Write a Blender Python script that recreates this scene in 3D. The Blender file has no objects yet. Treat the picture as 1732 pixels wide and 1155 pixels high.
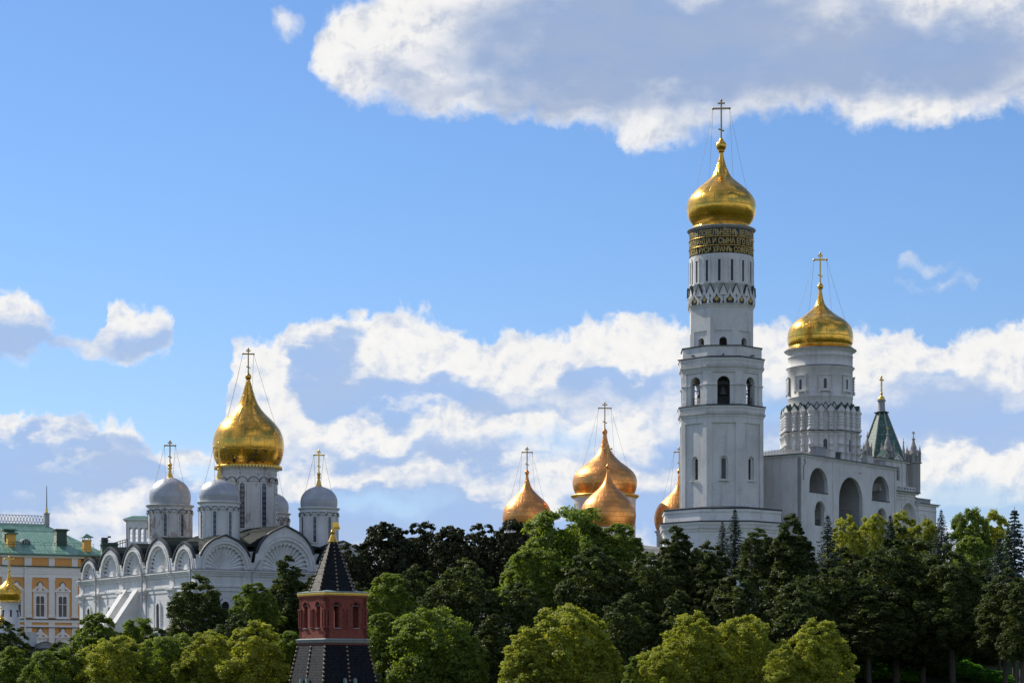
import bpy, math, random
import numpy as np
from mathutils import Matrix, Vector
from mathutils.geometry import tessellate_polygon
R_ = math.radians
sc = bpy.context.scene
COL = sc.collection
# ------------------------------------------------------------------ camera
F = 3840.0            # focal length in photograph pixels (1732 wide)
ZC = 15.0             # eye height above the embankment
HOR = 1150.0          # horizon row of the photograph
cam_d = bpy.data.cameras.new('camera')
cam = bpy.data.objects.new('camera', cam_d)
COL.objects.link(cam)
cam.location = (0, 0, ZC)
cam.rotation_euler = (R_(90), 0, 0)
cam_d.sensor_width = 36
cam_d.lens = F / 1732 * 36
cam_d.shift_y = (HOR - 577.5) / 1732
cam_d.clip_start = 1
cam_d.clip_end = 20000
sc.camera = cam
# ------------------------------------------------------------------ light
SUN_AZ = -51.0        # degrees left of the view direction
SUN_EL = 41.0
sd = Vector((math.sin(R_(SUN_AZ)) * math.cos(R_(SUN_EL)), math.cos(R_(SUN_AZ)) * math.cos(R_(SUN_EL)), math.sin(R_(SUN_EL))))
sun_d = bpy.data.lights.new('sun', 'SUN')
sun_d.energy = 5.0
sun_d.angle = R_(0.5)
sun_d.color = (1.0, 0.93, 0.80)
sun = bpy.data.objects.new('sun', sun_d)
COL.objects.link(sun)
sun.rotation_euler = sd.to_track_quat('Z', 'Y').to_euler()
sc.view_settings.view_transform = 'Standard'
sc.view_settings.look = 'None'
sc.view_settings.gamma = 1
sc.view_settings.exposure = 0.0
# ------------------------------------------------------------------ node helper
class S:
    """a socket with arithmetic"""
    nt = None
    def __init__(self, s): self.s = s
    @staticmethod
    def m(op, *a, clamp=False):
        n = S.nt.nodes.new('ShaderNodeMath'); n.operation = op; n.use_clamp = clamp
        for i, v in enumerate(a):
            if isinstance(v, S): S.nt.links.new(v.s, n.inputs[i])
            else: n.inputs[i].default_value = v
        return S(n.outputs[0])
    def __add__(s, o): return S.m('ADD', s, o)
    __radd__ = __add__
    def __sub__(s, o): return S.m('SUBTRACT', s, o)
    def __rsub__(s, o): return S.m('SUBTRACT', o, s)
    def __mul__(s, o): return S.m('MULTIPLY', s, o)
    __rmul__ = __mul__
    def __truediv__(s, o): return S.m('DIVIDE', s, o)
    def min(s, o): return S.m('MINIMUM', s, o)
    def max(s, o): return S.m('MAXIMUM', s, o)
    def clamp(s): return S.m('MULTIPLY', s, 1.0, clamp=True)
    def sstep(s, a, b):
        n = S.nt.nodes.new('ShaderNodeMapRange'); n.interpolation_type = 'SMOOTHSTEP'
        S.nt.links.new(s.s, n.inputs[0]); n.inputs[1].default_value = a; n.inputs[2].default_value = b
        n.inputs[3].default_value = 0; n.inputs[4].default_value = 1
        return S(n.outputs[0])
def nd(t, **k):
    n = S.nt.nodes.new(t)
    for a, v in k.items(): setattr(n, a, v)
    return n
def lk(a, b): S.nt.links.new(a.s if isinstance(a, S) else a, b)
def xyz(x, y, z):
    n = nd('ShaderNodeCombineXYZ')
    for i, v in enumerate((x, y, z)):
        if isinstance(v, S): lk(v, n.inputs[i])
        else: n.inputs[i].default_value = v
    return n.outputs[0]
def noise(vec, scale, detail=4, rough=.5, dist=0, typ='FBM', out=0, dim='3D', lac=2.0):
    n = nd('ShaderNodeTexNoise', noise_dimensions=dim)
    n.noise_type = typ
    lk(vec, n.inputs['Vector'])
    n.inputs['Scale'].default_value = scale; n.inputs['Detail'].default_value = detail
    n.inputs['Roughness'].default_value = rough; n.inputs['Distortion'].default_value = dist
    n.inputs['Lacunarity'].default_value = lac
    return n.outputs[out]
def mixc(f, a, b, mode='MIX'):
    n = nd('ShaderNodeMix', data_type='RGBA', blend_type=mode)
    for i, v in ((0, f), (6, a), (7, b)):
        if isinstance(v, S): lk(v, n.inputs[i])
        elif hasattr(v, 'links'): lk(v, n.inputs[i])
        elif i == 0: n.inputs[i].default_value = v
        else: n.inputs[i].default_value = (*v[:3], 1)
    return n.outputs[2]
# ------------------------------------------------------------------ sky with clouds
W = bpy.data.worlds.new('World'); sc.world = W; W.use_nodes = True
S.nt = W.node_tree; S.nt.nodes.clear()
STR = 0.11
sky = nd('ShaderNodeTexSky', sky_type='NISHITA', sun_disc=False)
sky.sun_elevation = R_(SUN_EL); sky.sun_rotation = R_(SUN_AZ)
sky.altitude = 150; sky.air_density = 1.0; sky.dust_density = 0.15; sky.ozone_density = 3.0
tc = nd('ShaderNodeTexCoord')
sp = nd('ShaderNodeSeparateXYZ'); lk(tc.outputs['Generated'], sp.inputs[0])
dx, dy, dz = (S(sp.outputs[i]) for i in range(3))
az = S.m('ARCTAN2', dx, dy)
hh = S.m('SQRT', dx * dx + dy * dy).max(0.02)
U0 = az * (F / 100) + 8.66
V0 = HOR / 100 - dz / hh * (F / 100)
# real-sky coordinate for noise (direction itself: seamless all round)
def uv(u, v):
    a = math.atan((u - 866) / F)
    return 8.66 + F / 100 * a, HOR / 100 - (HOR - v) / 100 * math.cos(a)
def curve(x, pts):
    n = nd('ShaderNodeFloatCurve'); c = n.mapping.curves[0]
    P = []
    for u, v in pts:
        a, b = uv(u, v); P.append(((a + 1) / 20, (b + 4) / 16))
    P = [p for p in P if 0 <= p[0] <= 1]
    P = [(0, P[0][1])] + P + [(1, P[-1][1])]
    while len(c.points) < len(P): c.points.new(.5, .5)
    for q, p in zip(c.points, P): q.location = p; q.handle_type = 'VECTOR'
    n.mapping.use_clip = False
    n.mapping.update()
    lk((x + 1) / 20, n.inputs['Value'])
    return S(n.outputs[0]) * 16 - 4
def smin(a, b, k=.3): return S.m('SMOOTH_MIN', a, b, k)
def smax(a, b, k=.3): return S.m('SMOOTH_MAX', a, b, k)
p0 = xyz(U0, V0, 0)
# billowing displacement of the outlines
nA = nd('ShaderNodeSeparateColor'); lk(noise(p0, .9, 5, .52, out=1, dim='2D'), nA.inputs[0])
wU = (S(nA.outputs[0]) - .5); wV = (S(nA.outputs[1]) - .5)
U = U0 + wU * .9
V = V0 + wV * .7
def billow(vec, scale):
    v = nd('ShaderNodeTexVoronoi', voronoi_dimensions='2D', feature='SMOOTH_F1')
    v.normalize = True
    lk(vec, v.inputs['Vector']); v.inputs['Scale'].default_value = scale
    v.inputs['Detail'].default_value = 3.0; v.inputs['Roughness'].default_value = .55
    v.inputs['Lacunarity'].default_value = 2.3; v.inputs['Smoothness'].default_value = .35
    return S(v.outputs['Distance'])
pw = xyz(U0 + wU * .5, V0 + wV * .5, 0)
bl = billow(pw, 1.5)
pw2 = xyz(U0 + wU * .5 - .10, V0 + wV * .5 - .16, 0)
bl2 = billow(pw2, 1.5)
fine = S(noise(pw, 2.6, 7, .6, dim='2D')) - .5
fine2 = S(noise(pw2, 2.6, 7, .6, dim='2D')) - .5
edge = (.32 - bl) * 1.0 + fine * .9
# the great cloud in the upper right
tb = curve(U, [(440, -300), (505, -250), (514, 105), (535, 150), (570, 180), (620, 196), (700, 205), (850, 215), (950, 228), (1040, 228), (1062, 262), (1110, 262), (1180, 235), (1250, 215), (1400, 190), (1440, 225), (1520, 240), (1600, 232), (1660, 212), (1732, 195), (1900, 150)])
tt = curve(U, [(440, 95), (515, 90), (535, 55), (570, 25), (640, -20), (700, -100), (800, -250), (1732, -380)])
fT = smin(tb - V, V - tt)
# middle and left banks, filling down to the horizon
mt = curve(U, [(-60, 690), (0, 692), (40, 694), (90, 706), (130, 700), (170, 700), (215, 712), (245, 738), (262, 758), (300, 752), (345, 752), (376, 748), (384, 640), (398, 588), (440, 575), (480, 548), (530, 530), (600, 535), (680, 515), (730, 522), (770, 548), (820, 568), (880, 566), (940, 562), (985, 538), (1030, 542), (1080, 530), (1160, 535), (1290, 542), (1350, 545), (1450, 550), (1530, 540), (1565, 560), (1600, 580), (1650, 556), (1732, 540), (1850, 560)])
fM = V - mt
lt = curve(U, [(-60, 475), (0, 484), (35, 492), (70, 520), (110, 556), (150, 578), (164, 575), (168, 515), (195, 500), (235, 512), (270, 524), (290, 545), (300, 640), (400, 640)])
lb = curve(U, [(-60, 600), (0, 612), (90, 602), (180, 614), (285, 610), (300, 560), (400, 560)])
fL = smin(lb - V, V - lt)
def blob(u, v, ru, rv):
    a, b = uv(u, v)
    x = (U - a) / (ru / 100); y = (V - b) / (rv / 100)
    return (1 - S.m('SQRT', x * x + y * y)) * (min(ru, rv) / 100)
wisps = blob(476, 42, 36, 26).max(blob(1528, 446, 20, 16)).max(blob(1572, 452, 34, 10)).max(blob(1585, 480, 55, 12)).max(blob(20, 605, 60, 12)) - .08
# openings of blue inside the banks
gl = S(noise(xyz(U0 * .42, V0 * 1.1, 3.7), 1.0, 4, .5)) - .5
holes = blob(360, 800, 60, 22).max(blob(960, 745, 110, 26)).max(blob(640, 850, 120, 24)).max(blob(240, 672, 150, 30)).max(blob(1640, 860, 130, 60)).max(blob(1300, 690, 60, 20))
# noise of the rest of the sky, all round and overhead
gen = S(noise(tc.outputs['Generated'], 3.2, 6, .55))
fG = (gen - .50) * 6  # unseen cloud cover, thickened to raise the fill light
out_ = S.m('ABSOLUTE', U0 - 8.66).sstep(9.6, 12)
over = (0 - V0).sstep(1.5, 5)
useG = out_.max(over)
mT = (fT + edge * .55).sstep(-.02, .40)
thin = S(noise(xyz(U0 * .5, V0 * .9, 9.1), 1.0, 5, .55))
mM = (fM + edge * .6).sstep(-.02, .2) * (1 - (holes * 2.2 + edge * .5 + (thin - .5) * 1.0).sstep(-.15, .6) * .7)
mL = (fL + edge * .5).sstep(-.02, .2)
mW = (wisps + .05 + edge * .35).sstep(-.05, .25) * .8
mask = mT.max(mM).max(mL).max(mW)
mask = mask * (1 - useG) + (fG + edge * .5).sstep(-.1, .6) * useG * .9
# brightness: sunlit rims and tops, blue-grey shaded bodies
def shade(*bl_):
    r = None
    for (u, v, ru, rv) in bl_:
        a, b = uv(u, v)
        x = (Us - a) / (ru / 100); y = (Vs - b) / (rv / 100)
        q = (1.15 - S.m('SQRT', x * x + y * y)) * (rv / 100 * 1.7)
        r = q if r is None else S.m('SMOOTH_MAX', r, q, .35)
    return r
nB = nd('ShaderNodeSeparateColor'); lk(noise(xyz(U0 * .8, V0 * 1.25, 5.5), .9, 6, .55, out=1), nB.inputs[0])
Us = U0 + (S(nB.outputs[0]) - .5) * 3.4 + wU * .5
Vs = V0 + (S(nB.outputs[1]) - .5) * 2.0 + wV * .5
cM = shade((600, 678, 170, 40), (850, 702, 190, 22), (545, 615, 75, 42), (735, 590, 50, 20), (1090, 655, 150, 30), (1330, 700, 90, 22), (1650, 705, 190, 42), (1600, 640, 110, 14), (1500, 625, 50, 20),
           (40, 750, 60, 42), (170, 752, 60, 38), (90, 800, 120, 30), (640, 862, 240, 30), (640, 750, 130, 14), (1090, 745, 90, 22), (280, 845, 90, 14), (1690, 860, 70, 22), (40, 855, 60, 10), (800, 775, 130, 10), (1120, 880, 100, 14))
cL = shade((40, 580, 70, 28), (225, 580, 50, 34), (60, 550, 30, 16))
cT = shade((1100, 70, 330, 110), (1500, 90, 420, 75), (980, 165, 330, 34), (700, 148, 80, 24), (820, 175, 120, 22), (1730, 150, 90, 26), (1200, 200, 140, 14))
lit = shade((720, 622, 110, 34), (690, 578, 60, 22), (870, 598, 80, 30), (1010, 588, 160, 36), (1150, 570, 100, 32), (440, 625, 55, 48), (590, 548, 140, 16), (430, 700, 40, 34), (570, 728, 90, 14),
            (800, 732, 120, 10), (960, 752, 60, 16), (1055, 738, 45, 24), (620, 800, 110, 18), (860, 828, 140, 18), (1020, 798, 140, 20), (340, 790, 60, 28), (110, 862, 60, 16), (190, 838, 50, 18),
            (60, 704, 70, 12), (200, 718, 60, 16), (150, 770, 50, 10), (1480, 600, 120, 40), (1680, 590, 70, 38), (1330, 590, 60, 40), (1650, 790, 110, 20), (1590, 828, 80, 24), (1700, 838, 60, 16))
soft = gl * .7 + (thin - .5) * .5
body = S(noise(xyz(U0 * .55 + 3, V0 * 1.2, 2.2), .9, 5, .55)) - .5
isT = (3.6 - V0).sstep(-.2, .2)
core_T = (cT + soft * .8).sstep(-.45, .95)
low = V0.sstep(6.9, 8.2) * .45 + V0.sstep(5.9, 6.6) * .12
core_M = ((cM.max(cL)).max(-.5) + low + soft * 1.8 + fine * .35 - (lit.max(-.25) + .25) * 1.5).sstep(-.38, .50)
core = core_T * isT + core_M * (1 - isT)
core = core * (.96 + body * .5).clamp()
core = core * (1 - useG) + (fG).sstep(.3, 1.6) * useG
relief = ((bl - bl2) * 2.6 + (fine2 - fine) * .7) * (1 - core * 1.15).clamp()
lum = (1.0 + core * body * .35 - (relief * -1).clamp() * .06 + relief.clamp() * .08 - (gl * 1.0 + .1).clamp() * .05).max(.40).min(1.12)
cc = mixc(isT, (.40, .57, .89), (.335, .455, .70))
deep = mixc((core + (relief * -1).clamp() * .75).clamp(), (1.0, .985, .965), cc)
k = .93 / STR
vm = nd('ShaderNodeVectorMath', operation='SCALE'); lk(deep, vm.inputs[0]); lk(lum * k, vm.inputs[3])
skyc = mixc(1.0, sky.outputs[0], mixc(V0.sstep(3, 9.5), (.80, .97, 1.20), (.88, .93, 1.12)), 'MULTIPLY')
fin = mixc(mask * .97, skyc, vm.outputs[0])
bg = nd('ShaderNodeBackground'); lk(fin, bg.inputs[0]); bg.inputs[1].default_value = STR
wo = nd('ShaderNodeOutputWorld'); lk(bg.outputs[0], wo.inputs[0])
W.cycles.sampling_method = 'MANUAL'; W.cycles.sample_map_resolution = 1024
# ------------------------------------------------------------------ materials
MAT = {}
def mat(name):
    m = bpy.data.materials.new(name); m.use_nodes = True
    S.nt = m.node_tree; S.nt.nodes.clear()
    MAT[name] = m
    return m
def principled(col, rough=.6, metal=0.0, bump=None, bs=.2, spec=.5, bd=.1):
    b = nd('ShaderNodeBsdfPrincipled')
    for i, v in (('Base Color', col), ('Roughness', rough), ('Metallic', metal)):
        if isinstance(v, S): lk(v, b.inputs[i])
        elif hasattr(v, 'links'): lk(v, b.inputs[i])
        else: b.inputs[i].default_value = (*v, 1) if isinstance(v, tuple) else v
    b.inputs['Specular IOR Level'].default_value = spec
    if bump is not None:
        n = nd('ShaderNodeBump'); n.inputs['Strength'].default_value = bs; n.inputs['Distance'].default_value = bd
        lk(bump, n.inputs['Height']); lk(n.outputs[0], b.inputs['Normal'])
    o = nd('ShaderNodeOutputMaterial'); lk(b.outputs[0], o.inputs[0])
    return b
def objc():
    t = nd('ShaderNodeTexCoord'); return t.outputs['Object']
def scaled(vec, x, y, z):
    n = nd('ShaderNodeVectorMath', operation='MULTIPLY'); lk(vec, n.inputs[0]); n.inputs[1].default_value = (x, y, z)
    return n.outputs[0]
def plaster(name, col, dirt, amount=.6, peel=None, dark=(.16, .15, .14)):
    mat(name); c = objc()
    big = S(noise(c, .16, 6, .65)); streak = S(noise(scaled(c, 1.1, 1.1, .12), 1.0, 6, .6)); fine = S(noise(c, 2.2, 5, .6))
    f = ((big - .42) * 2.4).clamp() * amount
    cc = mixc(f, col, dirt)
    cc = mixc(((streak - .52) * 4).clamp() * amount * .8, cc, dirt)
    cc = mixc(((fine - .60) * 5).clamp() * amount * .7, cc, dark)
    if peel:
        pn = S(noise(scaled(c, 1, 1, .6), .55, 7, .7))
        cc = mixc((pn - .53).sstep(0, .05) * peel[1], cc, peel[0])
    br = nd('ShaderNodeTexBrick'); lk(c, br.inputs['Vector'])
    sw = nd('ShaderNodeSeparateXYZ'); lk(c, sw.inputs[0])
    row = S.m('FRACT', S(sw.outputs[2]) * 3.3)
    S.nt.nodes.remove(br)
    h = fine * .6 + big * .3 + row.sstep(.0, .12) * .12
    principled(cc, .85, 0, h.s, .35, .3, .06)
plaster('whitewash', (.74, .725, .70), (.45, .43, .41), .9)
plaster('old_whitewash', (.66, .65, .63), (.47, .45, .44), .8, ((.28, .17, .14), .55))
plaster('bright_whitewash', (.78, .77, .755), (.50, .49, .47), .95)
plaster('cream_trim', (.82, .80, .77), (.68, .65, .62), .4)
plaster('orange_plaster', (.76, .38, .13), (.66, .33, .12), .4, None, (.5, .24, .1))
plaster('yellow_plaster', (.72, .42, .10), (.6, .34, .09), .4, None, (.5, .3, .1))
plaster('grey_stone_and_shade', (.40, .39, .375), (.26, .25, .24), .9)
def gold(name, col, rough, seams=0.0, tarn=None, seam_scale=1.0, nu=28):
    mat(name); c = objc()
    sx = nd('ShaderNodeSeparateXYZ'); lk(c, sx.inputs[0])
    x, y, z = (S(sx.outputs[i]) for i in range(3))
    n1 = S(noise(c, .45, 4, .5)); n2 = S(noise(c, 1.7, 4, .6))
    ang = S.m('ARCTAN2', x, y) * (nu / 6.28318)
    zz = z * seam_scale
    rowi = S.m('FLOOR', zz)
    sa = S.m('ABSOLUTE', S.m('FRACT', ang + S.m('FRACT', rowi * .5)) - .5)
    sz = S.m('ABSOLUTE', S.m('FRACT', zz) - .5)
    seam = (sa - .5 + .035).sstep(0, .03).max((sz - .5 + .05).sstep(0, .04))
    h = n1 * 1.2 + n2 * .35
    wn = nd('ShaderNodeTexWhiteNoise', noise_dimensions='2D'); lk(xyz(S.m('FLOOR', ang + S.m('FRACT', rowi * .5)), rowi, 0), wn.inputs[0])
    cell = S(wn.outputs['Value'])
    cc = mixc(((n2 - .5) * 3).clamp() * .35, col, (col[0] * .72, col[1] * .62, col[2] * .5))
    if seams:
        cc = mixc(seam * seams, cc, (col[0] * .3, col[1] * .22, col[2] * .2))
        cc = mixc(cell * .30 * seams, cc, (col[0] * .70, col[1] * .55, col[2] * .5))
        h = h + cell * .35 * seams - seam * .25
    rr = n2 * .18 + rough - .08 + (cell * .12 if seams else 0)
    met = 1.0
    if tarn:
        spot = S(noise(scaled(c, 1, 1, 1.3), 1.1, 6, .68))
        zm = (z - tarn[0]).sstep(0, .5) * (1 - (z - tarn[1]).sstep(0, .6))
        front = (S.m('MULTIPLY', y, -1)).sstep(-1, 2)
        f = (spot - .555).sstep(0, .025) * zm * front
        cc = mixc(f, cc, (.05, .025, .02)); rr = rr + f * .5
        met = 1 - f
    principled(cc, rr, met, h.s, .35, .5, .18)
gold('gilding', (.86, .50, .085), .18, .5, None, .5, 16)
gold('worn_gilding', (.80, .44, .075), .18, .45, (28.6, 32.2), .55, 16)
gold('copper_gilding', (.80, .37, .115), .30, .85, None, 1.0, 34)
mat('gold_paint'); principled((.80, .52, .12), .35, .85, noise(objc(), 5, 3), .2)
mat('dull_gold'); principled((.42, .29, .13), .45, .8, noise(objc(), 5, 3), .2)
mat('letter_gold'); principled((.52, .37, .12), .5, .3, noise(objc(), 5, 3), .2)
def silver():
    mat('grey_sheet_metal'); c = objc()
    sx = nd('ShaderNodeSeparateXYZ'); lk(c, sx.inputs[0]); x, y, z = (S(sx.outputs[i]) for i in range(3))
    ang = S.m('ARCTAN2', x, y) * (16 / 6.28318)
    rowi = S.m('FLOOR', z * 1.0)
    fa = S.m('FRACT', ang + S.m('FRACT', rowi * .5)); sa = S.m('ABSOLUTE', fa - .5)
    sz = S.m('ABSOLUTE', S.m('FRACT', z * 1.0) - .5)
    seam = (sa - .47).sstep(0, .02).max((sz - .46).sstep(0, .03))
    wn = nd('ShaderNodeTexWhiteNoise', noise_dimensions='2D'); lk(xyz(S.m('FLOOR', ang + S.m('FRACT', rowi * .5)), rowi, 0), wn.inputs[0])
    n = S(noise(scaled(c, 1.4, 1.4, .25), 1, 6, .6))
    cc = mixc(seam * .35, mixc(S(wn.outputs['Value']) * .5, (.44, .455, .48), (.36, .375, .40)), (.2, .21, .23))
    cc = mixc((n - .58).sstep(0, .12) * .45, cc, (.22, .2, .19))
    principled(cc, .48, .35, (seam * .6 + n * .4).s, .3, .5, .06)
silver()
def simple(name, col, col2, rough=.6, sc_=1.5, metal=0, bs=.25, spec=.5):
    mat(name); c = objc(); n = S(noise(c, sc_, 6, .62))
    principled(mixc(((n - .3) * 2.2).clamp(), col, col2), rough, metal, n.s, bs, spec, .08)
simple('dark_metal_roof', (.006, .012, .013), (.018, .027, .028), .6, .7, 0, .4, .03)
simple('dark_edge', (.03, .033, .036), (.06, .064, .07), .6)
simple('grey_roof', (.16, .165, .17), (.26, .265, .27), .55, .8)
simple('dark_glass', (.012, .016, .022), (.03, .036, .045), .18, .5, 0, .05)
simple('pale_glass', (.07, .085, .11), (.16, .18, .21), .12, .35, 0, .03)
simple('bronze', (.05, .055, .045), (.09, .09, .07), .45, 3)
simple('black_paint', (.012, .014, .02), (.03, .033, .04), .5, 2)
simple('white_paint', (.74, .75, .76), (.60, .61, .62), .55, 1.5)
simple('grey_trim', (.40, .40, .41), (.28, .28, .29), .7, 1.5)
simple('green_metal', (.045, .13, .095), (.075, .19, .14), .45, .9)
simple('dark_green_metal', (.012, .05, .034), (.02, .075, .05), .45, .9)
simple('terracotta_trim', (.26, .17, .10), (.20, .12, .07), .6)
simple('tan_bead', (.38, .26, .16), (.26, .18, .11), .4, 4)
simple('bark', (.05, .04, .03), (.10, .085, .065), .9, 4, 0, .6)
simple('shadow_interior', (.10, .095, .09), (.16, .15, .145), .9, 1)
def seamroof(name, a, b, step, axis, rough=.35, spec=.5):
    mat(name); c = objc()
    sx = nd('ShaderNodeSeparateXYZ'); lk(c, sx.inputs[0]); v = [S(sx.outputs[i]) for i in range(3)]
    t = S.m('FRACT', v[axis] * (1 / step)); s = (S.m('ABSOLUTE', t - .5) - .44).sstep(0, .04)
    q = S.m('FRACT', v[2] * .8 + S.m('FLOOR', v[axis] * (1 / step)) * .37); s2 = (S.m('ABSOLUTE', q - .5) - .47).sstep(0, .02)
    n = S(noise(c, .8, 6, .65)); wn = nd('ShaderNodeTexWhiteNoise', noise_dimensions='1D'); lk(S.m('FLOOR', v[axis] * (1 / step)), wn.inputs['W'])
    cc = mixc(((n - .35) * 2).clamp() * .7 + S(wn.outputs['Value']) * .3, a, b)
    cc = mixc(s.max(s2) * .5, cc, (a[0] * .5, a[1] * .5, a[2] * .5))
    principled(cc, rough, 0, (s + n * .3).s, .5, spec, .05)
seamroof('green_roof', (.09, .24, .17), (.20, .38, .29), .75, 0)
def along():
    """distance measured horizontally along the face being shaded"""
    t = nd('ShaderNodeTexCoord')
    cr = nd('ShaderNodeVectorMath', operation='CROSS_PRODUCT'); cr.inputs[0].default_value = (0, 0, 1); lk(t.outputs['Normal'], cr.inputs[1])
    nn = nd('ShaderNodeVectorMath', operation='NORMALIZE'); lk(cr.outputs[0], nn.inputs[0])
    dt = nd('ShaderNodeVectorMath', operation='DOT_PRODUCT'); lk(nn.outputs[0], dt.inputs[0]); lk(t.outputs['Object'], dt.inputs[1])
    return S(dt.outputs['Value'])
def tiles(name, a, b, sx_, sz_, rough=.35, spec=.5, bs=.8, bd=.12):
    """overlapping scale tiles wrapped round a tent roof"""
    mat(name); c = objc()
    s = nd('ShaderNodeSeparateXYZ'); lk(c, s.inputs[0]); x, y, z = (S(s.outputs[i]) for i in range(3))
    u = along() * (1 / sx_); w = z * (1 / sz_)
    r = S.m('FLOOR', w); uu = u + S.m('FRACT', r * .5)
    fu = S.m('FRACT', uu) - .5; fw = S.m('FRACT', w)
    d = S.m('SQRT', fu * fu * 2.2 + (fw - .75) * (fw - .75))
    h = (1 - fw) * .8 + (1 - d.sstep(.45, .62)) * .5
    wn = nd('ShaderNodeTexWhiteNoise', noise_dimensions='2D'); lk(xyz(S.m('FLOOR', uu), r, 0), wn.inputs[0])
    t = S(wn.outputs['Value'])
    cc = mixc(t, a, b)
    cc = mixc((fw - .0).sstep(.18, .0) * .6 if False else d.sstep(.5, .75) * .55, cc, (a[0] * .35, a[1] * .35, a[2] * .35))
    principled(cc, t * .15 + rough, 0, h.s, bs, spec, bd)
tiles('black_tiles', (.006, .007, .009), (.018, .020, .025), .24, .30, .42, .12)
tiles('green_tiles', (.035, .12, .085), (.12, .22, .18), .62, .62, .35, .5, .6, .08)
def brickm():
    mat('red_brick'); c = objc()
    s = nd('ShaderNodeSeparateXYZ'); lk(c, s.inputs[0]); x, y, z = (S(s.outputs[i]) for i in range(3))
    w = z * (1 / .11); r = S.m('FLOOR', w); u = along() * (1 / .30) + S.m('FRACT', r * .5)
    mort = (S.m('ABSOLUTE', S.m('FRACT', w) - .5) - .42).sstep(0, .05).max((S.m('ABSOLUTE', S.m('FRACT', u) - .5) - .46).sstep(0, .03))
    wn = nd('ShaderNodeTexWhiteNoise', noise_dimensions='2D'); lk(xyz(S.m('FLOOR', u), r, 0), wn.inputs[0])
    n = S(noise(c, 1.0, 6, .65))
    cc = mixc(S(wn.outputs['Value']), (.20, .045, .032), (.29, .075, .052))
    cc = mixc(((n - .45) * 2.5).clamp() * .5, cc, (.13, .04, .034))
    cc = mixc(mort * .3, cc, (.26, .12, .10))
    principled(cc, .8, 0, (n * .4 - mort * .3).s, .5, .3, .03)
brickm()
def ground():
    mat('grass'); c = objc(); n = S(noise(c, .05, 6, .6)); n2 = S(noise(c, 1.2, 5, .6))
    principled(mixc(n, mixc(n2, (.025, .045, .012), (.05, .085, .022)), (.05, .055, .025)), .95, 0, n2.s, .8, .2, .3)
ground()
def foliage(name, a, b, trans=.35, tcol=None, hue=.0):
    """leaf: diffuse + light through the blade + a waxy sheen; clumps differ in colour"""
    mat(name); c = objc()
    g = nd('ShaderNodeNewGeometry'); oi = nd('ShaderNodeObjectInfo')
    rnd = S(g.outputs['Random Per Island']); n = S(noise(c, .35, 3, .5))
    f = (rnd * .55 + (n - .35) * 1.4 + (S(oi.outputs['Random']) - .5) * .25).clamp()
    cc = mixc(f, a, b)
    d = nd('ShaderNodeBsdfPrincipled'); lk(cc, d.inputs['Base Color']); d.inputs['Roughness'].default_value = .55; d.inputs['Specular IOR Level'].default_value = .28
    t = nd('ShaderNodeBsdfTranslucent'); tc_ = mixc(1.0, cc, tcol or (1.9, 2.0, .9), 'MULTIPLY'); lk(tc_, t.inputs[0])
    mx = nd('ShaderNodeMixShader'); mx.inputs[0].default_value = trans; lk(d.outputs[0], mx.inputs[1]); lk(t.outputs[0], mx.inputs[2])
    o = nd('ShaderNodeOutputMaterial'); lk(mx.outputs[0], o.inputs[0])
foliage('leaves_dark', (.036, .056, .014), (.095, .120, .030), .34)
foliage('leaves_maple', (.026, .036, .013), (.068, .076, .028), .18, (1.6, 1.5, .9))
foliage('leaves_green', (.080, .128, .020), (.210, .255, .045), .44, (1.9, 2.0, .75))
foliage('leaves_lime', (.170, .205, .026), (.430, .430, .070), .45, (1.75, 1.75, .7))
foliage('leaves_bright', (.070, .190, .022), (.140, .300, .040), .55, (2.0, 2.2, .8))
foliage('leaves_spruce', (.030, .055, .048), (.070, .105, .092), .10)
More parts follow.
